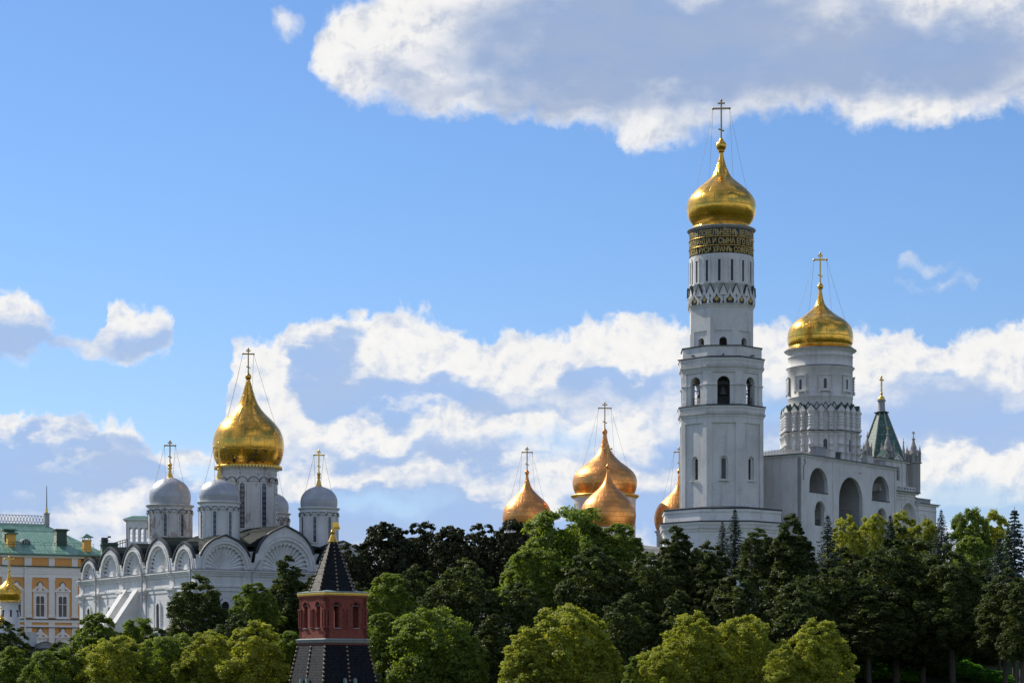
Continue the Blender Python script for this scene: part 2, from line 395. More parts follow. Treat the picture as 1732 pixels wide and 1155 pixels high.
# ------------------------------------------------------------------ mesh builder
def T(x, y, z): return Matrix.Translation((x, y, z))
def RZ(a): return Matrix.Rotation(a, 4, 'Z')
I4 = Matrix.Identity(4)
class MB:
    def __init__(self): self.v = []; self.f = []; self.s = []
    def add(self, vs, fs, M=None, smooth=False):
        o = len(self.v)
        if M is not None: vs = [tuple(M @ Vector(p)) for p in vs]
        self.v += [tuple(p) for p in vs]
        flip = M is not None and M.to_3x3().determinant() < 0
        for f in fs:
            self.f.append(tuple(o + i for i in (reversed(f) if flip else f))); self.s.append(smooth)
        return self
    def box(self, c, d, M=None):
        x, y, z = c; a, b, h = d[0] / 2, d[1] / 2, d[2] / 2
        vs = [(x + i * a, y + j * b, z + k * h) for k in (-1, 1) for j in (-1, 1) for i in (-1, 1)]
        return self.add(vs, [(0, 2, 3, 1), (4, 5, 7, 6), (0, 1, 5, 4), (2, 6, 7, 3), (0, 4, 6, 2), (1, 3, 7, 5)], M)
    def lathe(self, prof, n=48, M=None, smooth=True, rot=0.0, caps=True):
        """prof: (radius, z) from bottom to top"""
        vs = []; fs = []
        for r, z in prof:
            for i in range(n):
                a = rot + 2 * math.pi * i / n
                vs.append((r * math.sin(a), -r * math.cos(a), z))
        for k in range(len(prof) - 1):
            for i in range(n):
                j = (i + 1) % n
                fs.append((k * n + i, k * n + j, (k + 1) * n + j, (k + 1) * n + i))
        self.add(vs, fs, M, smooth)
        if caps:
            for k, (r, z) in ((0, prof[0]), (len(prof) - 1, prof[-1])):
                if r > .02:
                    ring = [vs[k * n + i] for i in range(n)]
                    self.add(ring, [tuple(range(n)) if k else tuple(reversed(range(n)))], M)
        return self
    def tube(self, p, q, r0, r1=None, n=6, smooth=True):
        r1 = r0 if r1 is None else r1
        p = Vector(p); q = Vector(q); d = q - p
        M = Matrix.Translation(p) @ d.to_track_quat('Z', 'Y').to_matrix().to_4x4()
        return self.lathe([(r0, 0), (r1, d.length)], n, M, smooth)
    def ball(self, c, r, n=12, sz=1.0):
        pr = [(max(.001, r * math.cos(t)), r * sz * math.sin(t)) for t in [R_(-90 + 180 * i / 8) for i in range(9)]]
        return self.lathe(pr, n, T(*c), True, 0, False)
    def plate(self, outer, holes, y0, y1, M=None):
        """polygon with holes in the x,z plane made solid between y0 (front) and y1 (back)"""
        loops = [outer] + list(holes)
        tri = tessellate_polygon([[Vector((x, z, 0)) for x, z in L] for L in loops])
        flat = [p for L in loops for p in L]; n = len(flat)
        vs = [(x, y0, z) for x, z in flat] + [(x, y1, z) for x, z in flat]
        fs = []
        for t in tri:
            a, b, c = (flat[i] for i in t)
            cr = (b[0] - a[0]) * (c[1] - a[1]) - (b[1] - a[1]) * (c[0] - a[0])
            t = tuple(t) if cr > 0 else tuple(reversed(t))
            fs.append(t); fs.append(tuple(n + i for i in reversed(t)))
        o = 0
        for li, L in enumerate(loops):
            area = sum(L[i][0] * L[(i + 1) % len(L)][1] - L[(i + 1) % len(L)][0] * L[i][1] for i in range(len(L)))
            ccw = (area > 0) == (li == 0)
            for i in range(len(L)):
                a, b = o + i, o + (i + 1) % len(L)
                fs.append((a, n + a, n + b, b) if ccw else (b, n + b, n + a, a))
            o += len(L)
        return self.add(vs, fs, M)
    def sweep(self, path, w, d, y, M=None):
        """ribbon trim of width w and depth d following an open path in the x,z plane; front at y"""
        P = [Vector(p) for p in path]; ins = []; out = []
        for i, p in enumerate(P):
            t = (P[min(i + 1, len(P) - 1)] - P[max(i - 1, 0)]).normalized(); nrm = Vector((-t.y, t.x))
            out.append(tuple(p + nrm * w / 2)); ins.append(tuple(p - nrm * w / 2))
        for i in range(len(P) - 1):
            q = [ins[i], ins[i + 1], out[i + 1], out[i]]
            vs = [(x, y, z) for x, z in q] + [(x, y + d, z) for x, z in q]
            fs = [(0, 1, 2, 3), (0, 4, 5, 1), (2, 6, 7, 3)]
            if i == 0: fs.append((3, 7, 4, 0))
            if i == len(P) - 2: fs.append((1, 5, 6, 2))
            self.add(vs, fs, M)
        return self
    def build(self, name, m, parent=None, label=None, stuff=False):
        me = bpy.data.meshes.new(name)
        me.from_pydata(self.v, [], self.f)
        me.polygons.foreach_set('use_smooth', self.s)
        me.materials.append(MAT[m] if isinstance(m, str) else m)
        me.update()
        o = bpy.data.objects.new(name, me); COL.objects.link(o)
        if parent is not None: o.parent = parent
        if label: o['label'] = label
        return o
def tag(o, label=None, cat=None, group=None, kind=None):
    for k, v in (('label', label), ('category', cat), ('group', group), ('kind', kind)):
        if v: o[k] = v
    return o
def thing(name, label, cat, loc, rz=0, group=None):
    o = bpy.data.objects.new(name, None); COL.objects.link(o)
    o.location = loc; o.rotation_euler = (0, 0, rz); o.empty_display_size = 1
    return tag(o, label, cat, group)
def rect(x0, x1, z0, z1): return [(x0, z0), (x1, z0), (x1, z1), (x0, z1)]
def arch(xc, w, z0, ztop, n=12, flat=1.0):
    """door/window outline with a half-round head; ztop is the crown"""
    r = w / 2; zs = ztop - r * flat
    return [(xc - r, z0), (xc + r, z0)] + [(xc + r * math.cos(math.pi * i / n), zs + r * flat * math.sin(math.pi * i / n)) for i in range(n + 1)]
def archpath(xc, r, zs, n=16, a0=0, a1=180):
    return [(xc + r * math.cos(R_(a1 + (a0 - a1) * i / n)), zs + r * math.sin(R_(a1 + (a0 - a1) * i / n))) for i in range(n + 1)]
def face(psi, ap):
    """frame of a wall whose outward normal is psi (0 = towards the camera), x to the right, y inward"""
    c, s = math.cos(psi), math.sin(psi)
    return Matrix(((c, -s, 0, s * ap), (s, c, 0, -c * ap), (0, 0, 1, 0), (0, 0, 0, 1)))
def octo(mb, prof, rot, n=8): return mb.lathe(prof, n, None, False, rot)
def catmull(pts, k=4):
    out = []
    for i in range(len(pts) - 1):
        p0 = pts[max(i - 1, 0)]; p1 = pts[i]; p2 = pts[i + 1]; p3 = pts[min(i + 2, len(pts) - 1)]
        for j in range(k):
            t = j / k
            out.append(tuple(.5 * ((2 * b) + (-a + c) * t + (2 * a - 5 * b + 4 * c - d) * t * t + (-a + 3 * b - 3 * c + d) * t ** 3) for a, b, c, d in zip(p0, p1, p2, p3)))
    out.append(tuple(pts[-1])); return out
G0 = 20.0     # plateau height
def zpx(py, D): return ZC + (HOR - py) * D / F
def xpx(px, D): return (px - 866) * D / F
def tower_frame(px, D):
    x = xpx(px, D); return (x, D, G0), -math.atan2(x, D)
def orthodox_cross(parent, z, h, w, m='dull_gold', t=.12, rz=0.0, chain=None, style=0, sub='cross'):
    """three-bar cross standing at z, height h, main bar half width w; chain: list of (x,y,z) feet"""
    mb = MB()
    M = RZ(rz)
    mb.box((0, 0, z + h / 2), (t, t, h), M)
    zb = z + h * .80
    mb.box((0, 0, zb), (2 * w, t * .9, t * 1.05), M)
    mb.box((0, 0, z + h * .925), (w * .85, t * .85, t), M)
    mb.box((0, 0, z + h * .28), (w * .75, t * .85, t * .9), M @ T(0, 0, z + h * .28) @ Matrix.Rotation(R_(22), 4, 'Y') @ T(0, 0, -z - h * .28))
    for x, zz in ((-w, zb), (w, zb), (0, z + h)): mb.ball(tuple(M @ Vector((x, 0, zz))), t * .85, 8)
    o = mb.build('cross', m, parent)
    if chain:
        for cx_, cy_, cz_, sx in chain:
            c = MB(); a = M @ Vector((sx * w, 0, zb)); b = Vector((cx_, cy_, cz_))
            P = []
            for i in range(13):
                u = i / 12; p = a.lerp(b, u); p.z -= math.sin(math.pi * u) * (a - b).length * .02; P.append(p)
            for i in range(12): c.tube(P[i], P[i + 1], .022, .022, 4)
            for i in range(0, 13): c.ball(P[i], .045, 6)
            c.build('chain', 'dull_gold', parent)
    return o
# ------------------------------------------------------------------ ground
def gz(y):
    if y < 235: return 2.0
    if y > 340: return 20.0
    t = (y - 235) / 105.0
    return 2.0 + 18.0 * (t * t * (3 - 2 * t) * .4 + t * .6)
gm = MB(); ys = [-9000, -60, 60, 200, 235] + [235 + i * 7 for i in range(1, 16)] + [360, 420, 700, 2000, 9000]
xs = [-9000, -1500, -400, -200, -100, -50, 0, 50, 100, 200, 400, 1500, 9000]
vs = [(x, y, gz(y)) for y in ys for x in xs]; n_ = len(xs)
gm.add(vs, [(j * n_ + i, j * n_ + i + 1, (j + 1) * n_ + i + 1, (j + 1) * n_ + i) for j in range(len(ys) - 1) for i in range(n_ - 1)], None, True)
tag(gm.build('ground', 'grass'), kind='structure')
# ------------------------------------------------------------------ great bell tower
def dentil_row(mb, rot, R, z, n, w, h, d, faces=8):
    """small blocks along each side of an octagon of circumradius R"""
    ap = R * math.cos(math.pi / 8); side = 2 * R * math.sin(math.pi / 8)
    for k in range(faces):
        M = face(rot + math.pi / 8 + k * math.pi / 4, ap)
        for i in range(n):
            mb.box((-side / 2 + side * (i + .5) / n, -d / 2 + .01, z), (w, d, h), M)
    return mb
def octo_wall(parent, name, m, rot, R, z0, z1, arches, panel=None, th=1.0, t1=.16, n_open=True):
    """eight walls, one part each; arches: (xc,w,z0,ztop) openings; panel: (hw,z0,z1) recessed field"""
    ap = R * math.cos(math.pi / 8); side = 2 * R * math.sin(math.pi / 8)
    mb = MB()
    for k in range(8):
        M = face(rot + math.pi / 8 + k * math.pi / 4, ap)
        holes = [arch(*a) for a in arches]
        if panel:
            mb.plate(rect(-side / 2, side / 2, z0, z1), [rect(-panel[0], panel[0], panel[1], panel[2])], 0, t1, M)
            hw = side / 2 - t1 * math.tan(math.pi / 8)
            mb.plate(rect(-hw, hw, z0, z1), holes, t1 + .002, th, M)
        else:
            mb.plate(rect(-side / 2, side / 2, z0, z1), holes, 0, th, M)
    return mb.build(name, m, parent)
D = 400.0; s = D / F
def zl(py): return zpx(py, D) - G0
loc, rz = tower_frame(1220, D)
ivan = thing('bell_tower', 'tallest white octagonal bell tower with gold onion dome and black bands of gold lettering', 'bell tower', loc, rz)
ROT = R_(26 - 45)
RT = R_(26)
# base storey
b = MB(); R0 = 106 * s
octo(b, [(R0, 0), (R0, zl(906)), (R0 + .15, zl(904)), (R0 + .15, zl(899)), (R0 + .6, zl(892)), (R0 + .6, zl(889))], RT)
octo(b, [(R0 - .1, zl(889) + .25), (R0 - .15, zl(872)), (R0 + .02, zl(872)), (R0 + .02, zl(868)), (R0 - .4, zl(866))], RT)
dentil_row(b, RT, R0 + .15, zl(898), 34, .2, .35, .28)
b.build('base_wall', 'bright_whitewash', ivan)
b = MB(); octo(b, [(R0 + .75, zl(889)), (R0 + .75, zl(889) + .22), (R0 - .2, zl(889) + .26)], RT); octo(b, [(R0 + .1, zl(868) + .1), (R0 + .12, zl(868) + .3), (60 * s, zl(868) + .9)], RT)
b.build('base_ledge', 'dark_edge', ivan)
# lower shaft
R1 = 74.5 * s
zA, zB = zl(867.5), zl(712)
wz0, wz1 = zl(815), zl(780)
ap = R1 * math.cos(math.pi / 8)
octo_wall(ivan, 'lower_shaft', 'whitewash', RT, R1, zA, zB, [(.0, 1.5, wz0 - .25, wz1 + .35)], (2.05, zA + .6, zl(722)), 1.5, .24)
for k in range(8):
    psi = RT + math.pi / 8 + k * math.pi / 4
    M = face(psi, ap)
    w = MB()
    w.plate(arch(0, 1.5, wz0 - .25, wz1 + .35), [arch(0, .8, wz0, wz1)] , .62, .9, M)
    fr = w.build('window_niche', 'grey_trim' if False else 'whitewash', ivan)
    w = MB(); w.box((0, .95, (wz0 + wz1) / 2), (.9, .06, wz1 - wz0 + .1), M)
    for i in range(5): w.box((0, .90, wz0 + (i + .5) * (wz1 - wz0) / 5.3), (.8, .04, .06), M)
    w.box((0, .90, (wz0 + wz1) / 2), (.06, .04, wz1 - wz0), M)
    w.build('window', 'dark_glass', ivan)
    w = MB(); w.box((0, .0, wz0 - .33), (1.75, .36, .16), M); w.build('window_sill', 'whitewash', ivan)
# cornice 1
b = MB(); zz = zl(712)
octo(b, [(R1 - .4, zz - .02), (R1 + .10, zz), (R1 + .10, zz + .35), (R1 + .2, zz + .42), (R1 + .2, zz + .8), (R1 + .28, zz + .9), (R1 + .28, zl(699)), (R1 + .38, zl(697)), (R1 + .42, zl(694))], RT)
dentil_row(b, RT, R1 + .2, zz + .62, 22, .13, .3, .2)
b.build('cornice', 'whitewash', ivan)
b = MB(); octo(b, [(R1 + .46, zl(694) + .01), (R1 + .52, zl(693)), (R1 + .5, zl(692)), (R1 - .6, zl(690))], RT)
b.build('ledge', 'dark_edge', ivan)
# bell storey
R2 = 72.5 * s; za, zb = zl(691), zl(634)
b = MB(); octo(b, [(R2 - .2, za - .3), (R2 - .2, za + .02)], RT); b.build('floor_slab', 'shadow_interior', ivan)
octo_wall(ivan, 'bell_storey', 'whitewash', RT, R2, za, zb, [(0, 2.2, za + .05, zl(644))], (1.95, za + .02, zl(637.5)), 1.25, .22)
ap2 = R2 * math.cos(math.pi / 8)
for k in range(8):
    M = face(RT + math.pi / 8 + k * math.pi / 4, ap2); side = 2 * R2 * math.sin(math.pi / 8)
    zc_ = zl(658)
    for sx in (-1, 1):
        w = MB()
        w.box((sx * (1.1 + 1.95) / 2, .16, zc_), (.87, .24, .24), M)
        w.box((sx * (1.95 + side / 2) / 2, -.06, zc_), (side / 2 - 1.95 + .04, .24, .22), M)
        w.build('string_course', 'whitewash', ivan)
        w = MB(); w.box((sx * (1.95 + side / 2) / 2, -.03, za + .35), (side / 2 - 1.95, .1, .7), M)
        w.build('plinth', 'whitewash', ivan)
    w = MB(); z0 = za + .06
    w.box((0, .75, z0 + 1.25), (2.2, .06, .07), M)
    w.box((0, .75, z0 + .65), (2.2, .05, .05), M)
    for i in range(9): w.box((-1.0 + i * .25, .75, z0 + .62), (.035, .035, 1.24), M)
    w.build('railing', 'black_paint', ivan)
    w = MB(); w.box((0, .8, zl(656)), (2.2, .18, .16), M); w.build('bell_beam', 'black_paint', ivan)
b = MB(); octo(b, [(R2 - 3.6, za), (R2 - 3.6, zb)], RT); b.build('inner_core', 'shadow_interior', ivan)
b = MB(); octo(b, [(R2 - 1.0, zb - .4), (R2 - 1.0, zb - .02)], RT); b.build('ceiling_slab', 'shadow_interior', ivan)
# cornice 2 and parapet
b = MB(); zz = zl(634)
octo(b, [(R2 - .4, zz - .01), (R2 + .1, zz), (R2 + .1, zz + .3), (R2 + .2, zz + .36), (R2 + .2, zz + .85), (R2 + .28, zz + .95), (R2 + .28, zl(620)), (R2 + .38, zl(617)), (R2 + .42, zl(614))], RT)
dentil_row(b, RT, R2 + .2, zz + .62, 22, .13, .3, .2); b.build('cornice', 'whitewash', ivan)
b = MB(); octo(b, [(R2 + .46, zl(614) + .01), (R2 + .54, zl(613)), (R2 + .52, zl(612)), (R2 - .4, zl(610))], RT)
for k in range(8):
    M = face(RT + math.pi / 8 + k * math.pi / 4, ap2)
    b.box((-.1, -.35, zl(609)), (.22, .7, .22), M)
b.build('ledge', 'dark_edge', ivan)
b = MB(); octo(b, [(R2 - .12, zl(611)), (R2 - .12, zl(594.5))], RT); b.build('parapet', 'whitewash', ivan)
b = MB(); octo(b, [(R2 + .06, zl(594.5)), (R2 + .08, zl(593)), (54 * s, zl(591))], RT); b.build('parapet_cap', 'dark_edge', ivan)
# upper octagon
R3 = 56.5 * s; za, zb = zl(593.5), zl(527)
octo_wall(ivan, 'upper_octagon', 'whitewash', RT, R3, za, zb, [(0, 1.35, za + .05, zl(577))], (1.5, za + .02, zl(566)), .9, .14)
b = MB(); dentil_row(b, RT, R3 - .18, zl(568), 10, .16, .22, .1); octo(b, [(R3 - .3, zl(568) + .1), (R3 - .08, zl(568) + .1), (R3 - .08, zl(568) + .2), (R3 - .3, zl(568) + .2)], RT)
octo(b, [(R3 + .04, za), (R3 + .04, za + .5)], RT) if False else None
b.build('dentil_trim', 'whitewash', ivan)
# small bells seen in the upper arches are hung later; ring under the kokoshniks
b = MB(); octo(b, [(R3 - .3, zb - .02), (R3 + .1, zb), (R3 + .12, zb + .25), (R3 + .3, zb + .45), (R3 + .3, zb + .62)], RT); b.build('ring_moulding', 'whitewash', ivan)
R4 = 58.5 * s; zk0 = zl(521.5)
b = MB(); octo(b, [(R4 - .12, zk0 - .1), (R4 - .12, zl(505)), (R4 - .5, zl(500))], RT); b.build('black_frieze', 'black_paint', ivan)
b = MB(); octo(b, [(R4 + .05, zk0 - .14), (R4 + .1, zk0 - .02)], RT)
b.build('ledge', 'dark_edge', ivan)
def ogee(xc, w, z0, h, n=8):
    """onion-shaped gable outline"""
    P = [(.40, 0), (.47, .10), (.50, .24), (.46, .38), (.34, .50), (.20, .60), (.10, .74), (.04, .88), (0, 1.0)]
    P = catmull(P, 2)
    return [(xc + w * x, z0 + h * z) for x, z in P] + [(xc - w * x, z0 + h * z) for x, z in reversed(P[:-1])]
ap4 = R4 * math.cos(math.pi / 8); side4 = 2 * R4 * math.sin(math.pi / 8)
for k in range(8):
    M = face(RT + math.pi / 8 + k * math.pi / 4, ap4)
    for i in (-1, 1):
        xc = i * side4 / 4; w_ = side4 / 2 * .97; h_ = zl(493) - zk0
        b = MB(); b.plate(ogee(xc, w_, zk0, h_), [ogee(xc, w_ * .62, zk0 + .03, h_ * .60)], -.18, .10, M)
        o = b.build('kokoshnik', 'whitewash', ivan)
        b = MB(); b.plate(ogee(xc, w_ * .62, zk0 + .03, h_ * .60), [], .0, .09, M); b.build('black_field', 'black_paint', o)
        st = []
        for q in range(16):
            rr = .52 if q % 2 == 0 else .25
            st.append((xc + rr * math.sin(q * math.pi / 8), zk0 + h_ * .26 + rr * math.cos(q * math.pi / 8)))
        b = MB(); b.plate(st, [], -.12, .02, M); b.build('gold_star', 'letter_gold', o)
R5 = 53.5 * s
# back row of pointed gables round the drum
for k in range(16):
    psi = RT + k * math.pi / 8 + 0.0
    M = face(psi, R5 + .18)
    z0, z1 = zl(508), zl(489.5)
    b = MB(); b.plate([(-.72, z0), (.72, z0), (.68, z0 + .4), (0, z1), (-.68, z0 + .4)], [], -.2, .3, M)
    o = b.build('back_gable', 'whitewash', ivan)
    b = MB(); b.plate([(-.88, z0 + .1), (-.8, z0 - .02), (0, z1 + .04), (.8, z0 - .02), (.88, z0 + .1), (0, z1 + .42)], [], -.26, .45, M) if False else b.sweep([(-.76, z0 + .3), (0, z1 + .12), (.76, z0 + .3)], .12, .7, -.28, M)
    b.build('gable_capping', 'dark_edge', o)
# drum with slit windows
b = MB(); b.lathe([(R5, zl(512)), (R5, zl(489)), (R5 + .12, zl(488.5)), (R5 + .16, zl(486.5)), (R5 + .02, zl(485.5)), (R5, zl(485)), (R5, zl(437))], 96); b.build('drum', 'whitewash', ivan)
for k in range(16):
    psi = R_(-3.5 + 22.5 * k); M = face(psi, R5)
    z0, z1 = zl(484), zl(448.5)
    b = MB(); b.plate([(-.62, z0 - .25), (.62, z0 - .25), (.62, z1 + .2), (.45, z1 + .65), (0, z1 + 1.05), (-.45, z1 + .65), (-.62, z1 + .2)], [rect(-.22, .22, z0, z1)], -.14, .12, M)
    b.box((0, -.1, z1 + .12), (1.0, .16, .12), M); b.box((0, -.12, z0 - .15), (1.4, .2, .14), M)
    o = b.build('window_frame', 'whitewash', ivan)
    b = MB(); b.box((0, -.02, (z0 + z1) / 2), (.44, .1, z1 - z0), M); b.build('window_slit', 'black_paint', o)
# inscription bands
RB = 53.2 * s + .05
b = MB(); b.lathe([(RB, zl(437.2)), (RB + .03, zl(437)), (RB + .03, zl(395))], 96); b.build('inscription_band', 'black_paint', ivan)
for py in (424.3, 409.5):
    b = MB(); zc_ = zl(py); b.lathe([(RB + .0, zc_ - .10), (RB + .12, zc_ - .07), (RB + .20, zc_), (RB + .12, zc_ + .07), (RB + .0, zc_ + .10)], 96, caps=False); b.build('gilded_ring', 'gold_paint', ivan)
def wrap_text(txt, zc_, h, R, parent, total_arc, centre, m='letter_gold'):
    cu = bpy.data.curves.new('inscription', 'FONT'); cu.body = txt; cu.align_x = 'CENTER'; cu.size = 1.0; cu.extrude = .02; cu.resolution_u = 2; cu.offset = .022
    to = bpy.data.objects.new('tmp', cu); COL.objects.link(to)
    dg = bpy.context.evaluated_depsgraph_get(); me = bpy.data.meshes.new_from_object(to.evaluated_get(dg))
    bpy.data.objects.remove(to); bpy.data.curves.remove(cu)
    n = len(me.vertices); co = np.empty(n * 3); me.vertices.foreach_get('co', co); co = co.reshape(-1, 3)
    x0, x1 = co[:, 0].min(), co[:, 0].max(); y0, y1 = np.percentile(co[:, 1], 2), np.percentile(co[:, 1], 98)
    a = centre + (co[:, 0] - (x0 + x1) / 2) / (x1 - x0) * total_arc
    r = R + .05 + co[:, 2]
    z = zc_ + ((co[:, 1] - y0) / (y1 - y0) - .5) * h
    new = np.stack([r * np.sin(a), -r * np.cos(a), z], 1)
    me.vertices.foreach_set('co', new.ravel()); me.materials.clear(); me.materials.append(MAT[m]); me.update(); me.name = 'inscription'
    o = bpy.data.objects.new('inscription', me); COL.objects.link(o); o.parent = parent
    return o
hh_ = 10.8 * s
wrap_text('СВѦТЫѦ ТРЦЫ ПОВЕЛѢНЇЕМЪ ВЕЛИКАГО ГДРѦ ЦРѦ И ВЕЛИКАГО КНѦЗѦ', zl(402.2), hh_ * .98, RB, ivan, R_(352), R_(60))
wrap_text('САМОДЕРЖЦА И СЫНА ЕГО БЛГОВѢРНАГО ВЕЛИКАГО ГДРѦ ЦРВИЧА', zl(416.8), hh_ * .90, RB, ivan, R_(352), R_(82))
wrap_text('КНѦЗѦ ВСЕѦ РУСИ ХРАМЪ СОВЕРШЕНЪ И ПОЗЛАЩЕНЪ ВО ВТОРОЕ ЛѢТО', zl(431.2), hh_ * .88, RB, ivan, R_(352), R_(70))
b = MB(); b.lathe([(RB + .02, zl(395.5)), (RB + .18, zl(394.5)), (RB + .45, zl(392)), (RB + .48, zl(391.2)), (RB + .44, zl(390.6)), (50 * s, zl(388.5))], 96); b.build('cornice', 'grey_trim', ivan)
def onion(parent, cx, D, prof, m, ballpy=None, ballr=0, cross=None, ox=0, oy=0, crossm='dull_gold', chains=True, chain_r=.75, rzc=0, sphere_m=None, crosst=None, n=64, name='dome', g=G0):
    """prof: (half width px, row) from bottom to top"""
    ss = D / F
    z = lambda py: zpx(py, D) - g
    P = catmull([(r * ss, z(py)) for r, py in prof], 5)
    P = [(max(r, .01), zz) for r, zz in P]
    b = MB(); b.lathe(P, n); o = b.build(name, m, parent); o.location = (ox, oy, 0)
    if ballpy:
        q = MB(); q.ball((0, 0, z(ballpy)), ballr * ss, 20)
        q.lathe([(ballr * ss * .45, z(ballpy) - ballr * ss * 1.25), (ballr * ss * .7, z(ballpy) - ballr * ss * .95), (ballr * ss * .4, z(ballpy) - ballr * ss * .8)], 16)
        q.lathe([(ballr * ss * .5, z(ballpy) + ballr * ss * .85), (ballr * ss * .3, z(ballpy) + ballr * ss * 1.35)], 12)
        q.build('finial_ball', sphere_m or m, o)
    if cross:
        top, half = cross; zb_ = z(ballpy) + ballr * ss * .8; h = z(top) - zb_
        R = max(r for r, _ in P); zr = [zz for r, zz in P if r > chain_r * R][-1]
        ch = [(R * chain_r * math.sin(R_(a)), -R * chain_r * math.cos(R_(a)), zr, (1 if math.sin(R_(a)) > 0 else -1)) for a in (75, -75, 150, -150)] if chains else None
        orthodox_cross(o, zb_, h, half * ss, crossm, max(.14, 2.5 * ss) if crosst is None else crosst, rzc, ch)
    return o
onion(ivan, 1220, D, [(50, 388.5), (49.2, 386), (46.5, 383.5), (49.5, 379), (54.5, 371.5), (57.8, 362), (58.6, 353), (57.2, 343), (53.5, 335), (46.5, 326), (37, 317), (26, 308), (17.5, 300), (12, 290), (8.3, 281), (5.2, 270), (3.4, 262), (2.6, 256)], 'gilding', 247, 9, (170, 14), crossm='dull_gold')
# ------------------------------------------------------------------ bells: things of their own hanging in the arches
def bell(psi, R, zc_, sc_, label, parent_loc=loc, parent_rz=rz):
    p = Vector((R * math.sin(psi), -R * math.cos(psi), zc_)); p = RZ(parent_rz) @ p + Vector(parent_loc)
    t = thing('bell', label, 'bell', p, parent_rz + psi, 'bells hanging in the tallest bell tower')
    b = MB(); P = [(.62, 0), (.60, .06), (.48, .22), (.38, .48), (.33, .72), (.30, .88), (.18, 1.0), (.02, 1.04)]
    b.lathe([(r * sc_, z * sc_) for r, z in P], 24); b.build('bell_body', 'bronze', t)
    b = MB(); b.tube((0, 0, -.18 * sc_), (0, 0, .3 * sc_), .035 * sc_); b.ball((0, 0, -.18 * sc_), .09 * sc_); b.build('clapper', 'bronze', t)
    b = MB(); b.tube((0, 0, 1.0 * sc_), (0, 0, 1.5 * sc_), .07 * sc_); b.box((0, 0, 1.5 * sc_), (1.6 * sc_, .12, .12)); b.build('hanger', 'bronze', t)
P1 = RT + math.pi / 8
names = ['bell in the middle front arch of the tallest tower', 'bell in the right front arch of the tallest tower', None, None, None, None, None, 'bell in the left front arch of the tallest tower']
# faces: k=7 faces the camera (normal at RT-22.5 deg), k=0 right, k=6 left
bell(RT - math.pi / 8, 5.0, zl(674), 1.55, 'dark bronze bell hanging in the middle front arch of the tallest tower')
bell(RT + math.pi / 8, 5.0, zl(672), 1.45, 'dark bronze bell hanging in the right front arch of the tallest tower')
bell(RT - 3 * math.pi / 8, 5.0, zl(676), 1.5, 'dark bronze bell hanging in the left front arch of the tallest tower')
# ------------------------------------------------------------------ belfry block with the second tower
UX, UY = .619, .785
AB = math.atan2(UY, UX)
C0 = (50.9, 400.0)
def tpx(px): k = (px - 866) / F; return (400 * k - 50.9) / (.619 - .785 * k)
def zt(py, t): return zpx(py, 400 + .785 * t) - G0
bel = thing('belfry', 'long white belfry block with three great arches to the right of the tallest tower', 'belfry', (C0[0], C0[1], G0), AB)
# local x runs along the facade, local y into the block (front at y = 0)
HT = zt(775, 4)
L = 34.4; DP = 15.0
A1 = (tpx(1369), tpx(1400)); A2 = (tpx(1419), tpx(1459)); A3 = (tpx(1475), tpx(1504)); A4 = (tpx(1378), tpx(1394)); A5 = (tpx(1483), tpx(1498))
def hole(a, py0, py1):
    c = (a[0] + a[1]) / 2; return arch(c, a[1] - a[0], zt(py0, c), zt(py1, c), 16)
holes = [hole(A1, 832, 791), hole(A2, 950, 807), hole(A3, 846, 805), hole(A4, 889, 848), hole(A5, 900, 860)]
b = MB(); b.plate(rect(0, L, 0, HT), holes, 0, .7)
for x in (0.0, tpx(1408.5)): b.box((x + .35, -.07, HT / 2), (.7, .14, HT - .05))
b.box((L - .3, -.07, HT / 2), (.6, .14, HT - .05))
b.build('front_wall', 'whitewash', bel)
# deep reveals behind the openings
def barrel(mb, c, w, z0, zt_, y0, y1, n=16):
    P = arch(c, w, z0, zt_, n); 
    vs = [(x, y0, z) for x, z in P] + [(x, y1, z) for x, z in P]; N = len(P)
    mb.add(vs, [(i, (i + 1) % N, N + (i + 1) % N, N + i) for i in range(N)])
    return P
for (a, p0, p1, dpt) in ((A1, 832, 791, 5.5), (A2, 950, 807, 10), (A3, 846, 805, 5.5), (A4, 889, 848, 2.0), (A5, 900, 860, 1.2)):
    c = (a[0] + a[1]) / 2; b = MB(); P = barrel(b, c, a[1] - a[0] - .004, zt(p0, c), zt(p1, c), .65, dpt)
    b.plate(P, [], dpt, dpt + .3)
    r = b.build('arch_recess', 'grey_stone_and_shade', bel)  # grey over whitewash: dirt plus the deep arch's shade put into the colour
    if a is A4:
        q = MB(); q.plate(arch(c, (a[1] - a[0]) * .62, zt(p0, c), zt(p1 + 5, c)), [], dpt - .12, dpt - .02); q.build('window', 'dark_glass', r)
        q = MB(); q.box((c, .9, zt(878, c)), (a[1] - a[0], .06, .08)); q.box((c, .9, zt(884, c)), (a[1] - a[0], .06, .06))
        for i in range(7): q.box((a[0] + (i + .5) * (a[1] - a[0]) / 7, .9, zt(884, c)), (.05, .05, 1.2))
        q.build('railing', 'black_paint', r)
    if a is A2:
        q = MB(); q.box((c - 1.4, dpt - .1, zt(868, c)), (1.6, .1, .9)); q.build('window', 'dark_glass', r)
        q = MB(); q.box((c - 1.0, .9, zt(862, c)), (a[1] - a[0] - 2, .05, .07))
        for i in range(12): q.box((c - 4 + .5 * i, .9, zt(862, c) - .5), (.05, .05, 1.0))
        q.build('railing', 'black_paint', r)
    if a in (A1, A3):
        q = MB(); q.box((c, .35, zt(p0, c) - .12), (a[1] - a[0] + .2, .9, .2)); q.build('sill', 'dark_edge', bel)
    if a in (A4, A5):
        q = MB(); rr = (a[1] - a[0]) / 2 + .3; q.sweep(archpath(c, rr, zt(p1, c) - rr + .3), .35, .16, -.16); q.build('arch_trim', 'whitewash', bel)
b = MB()
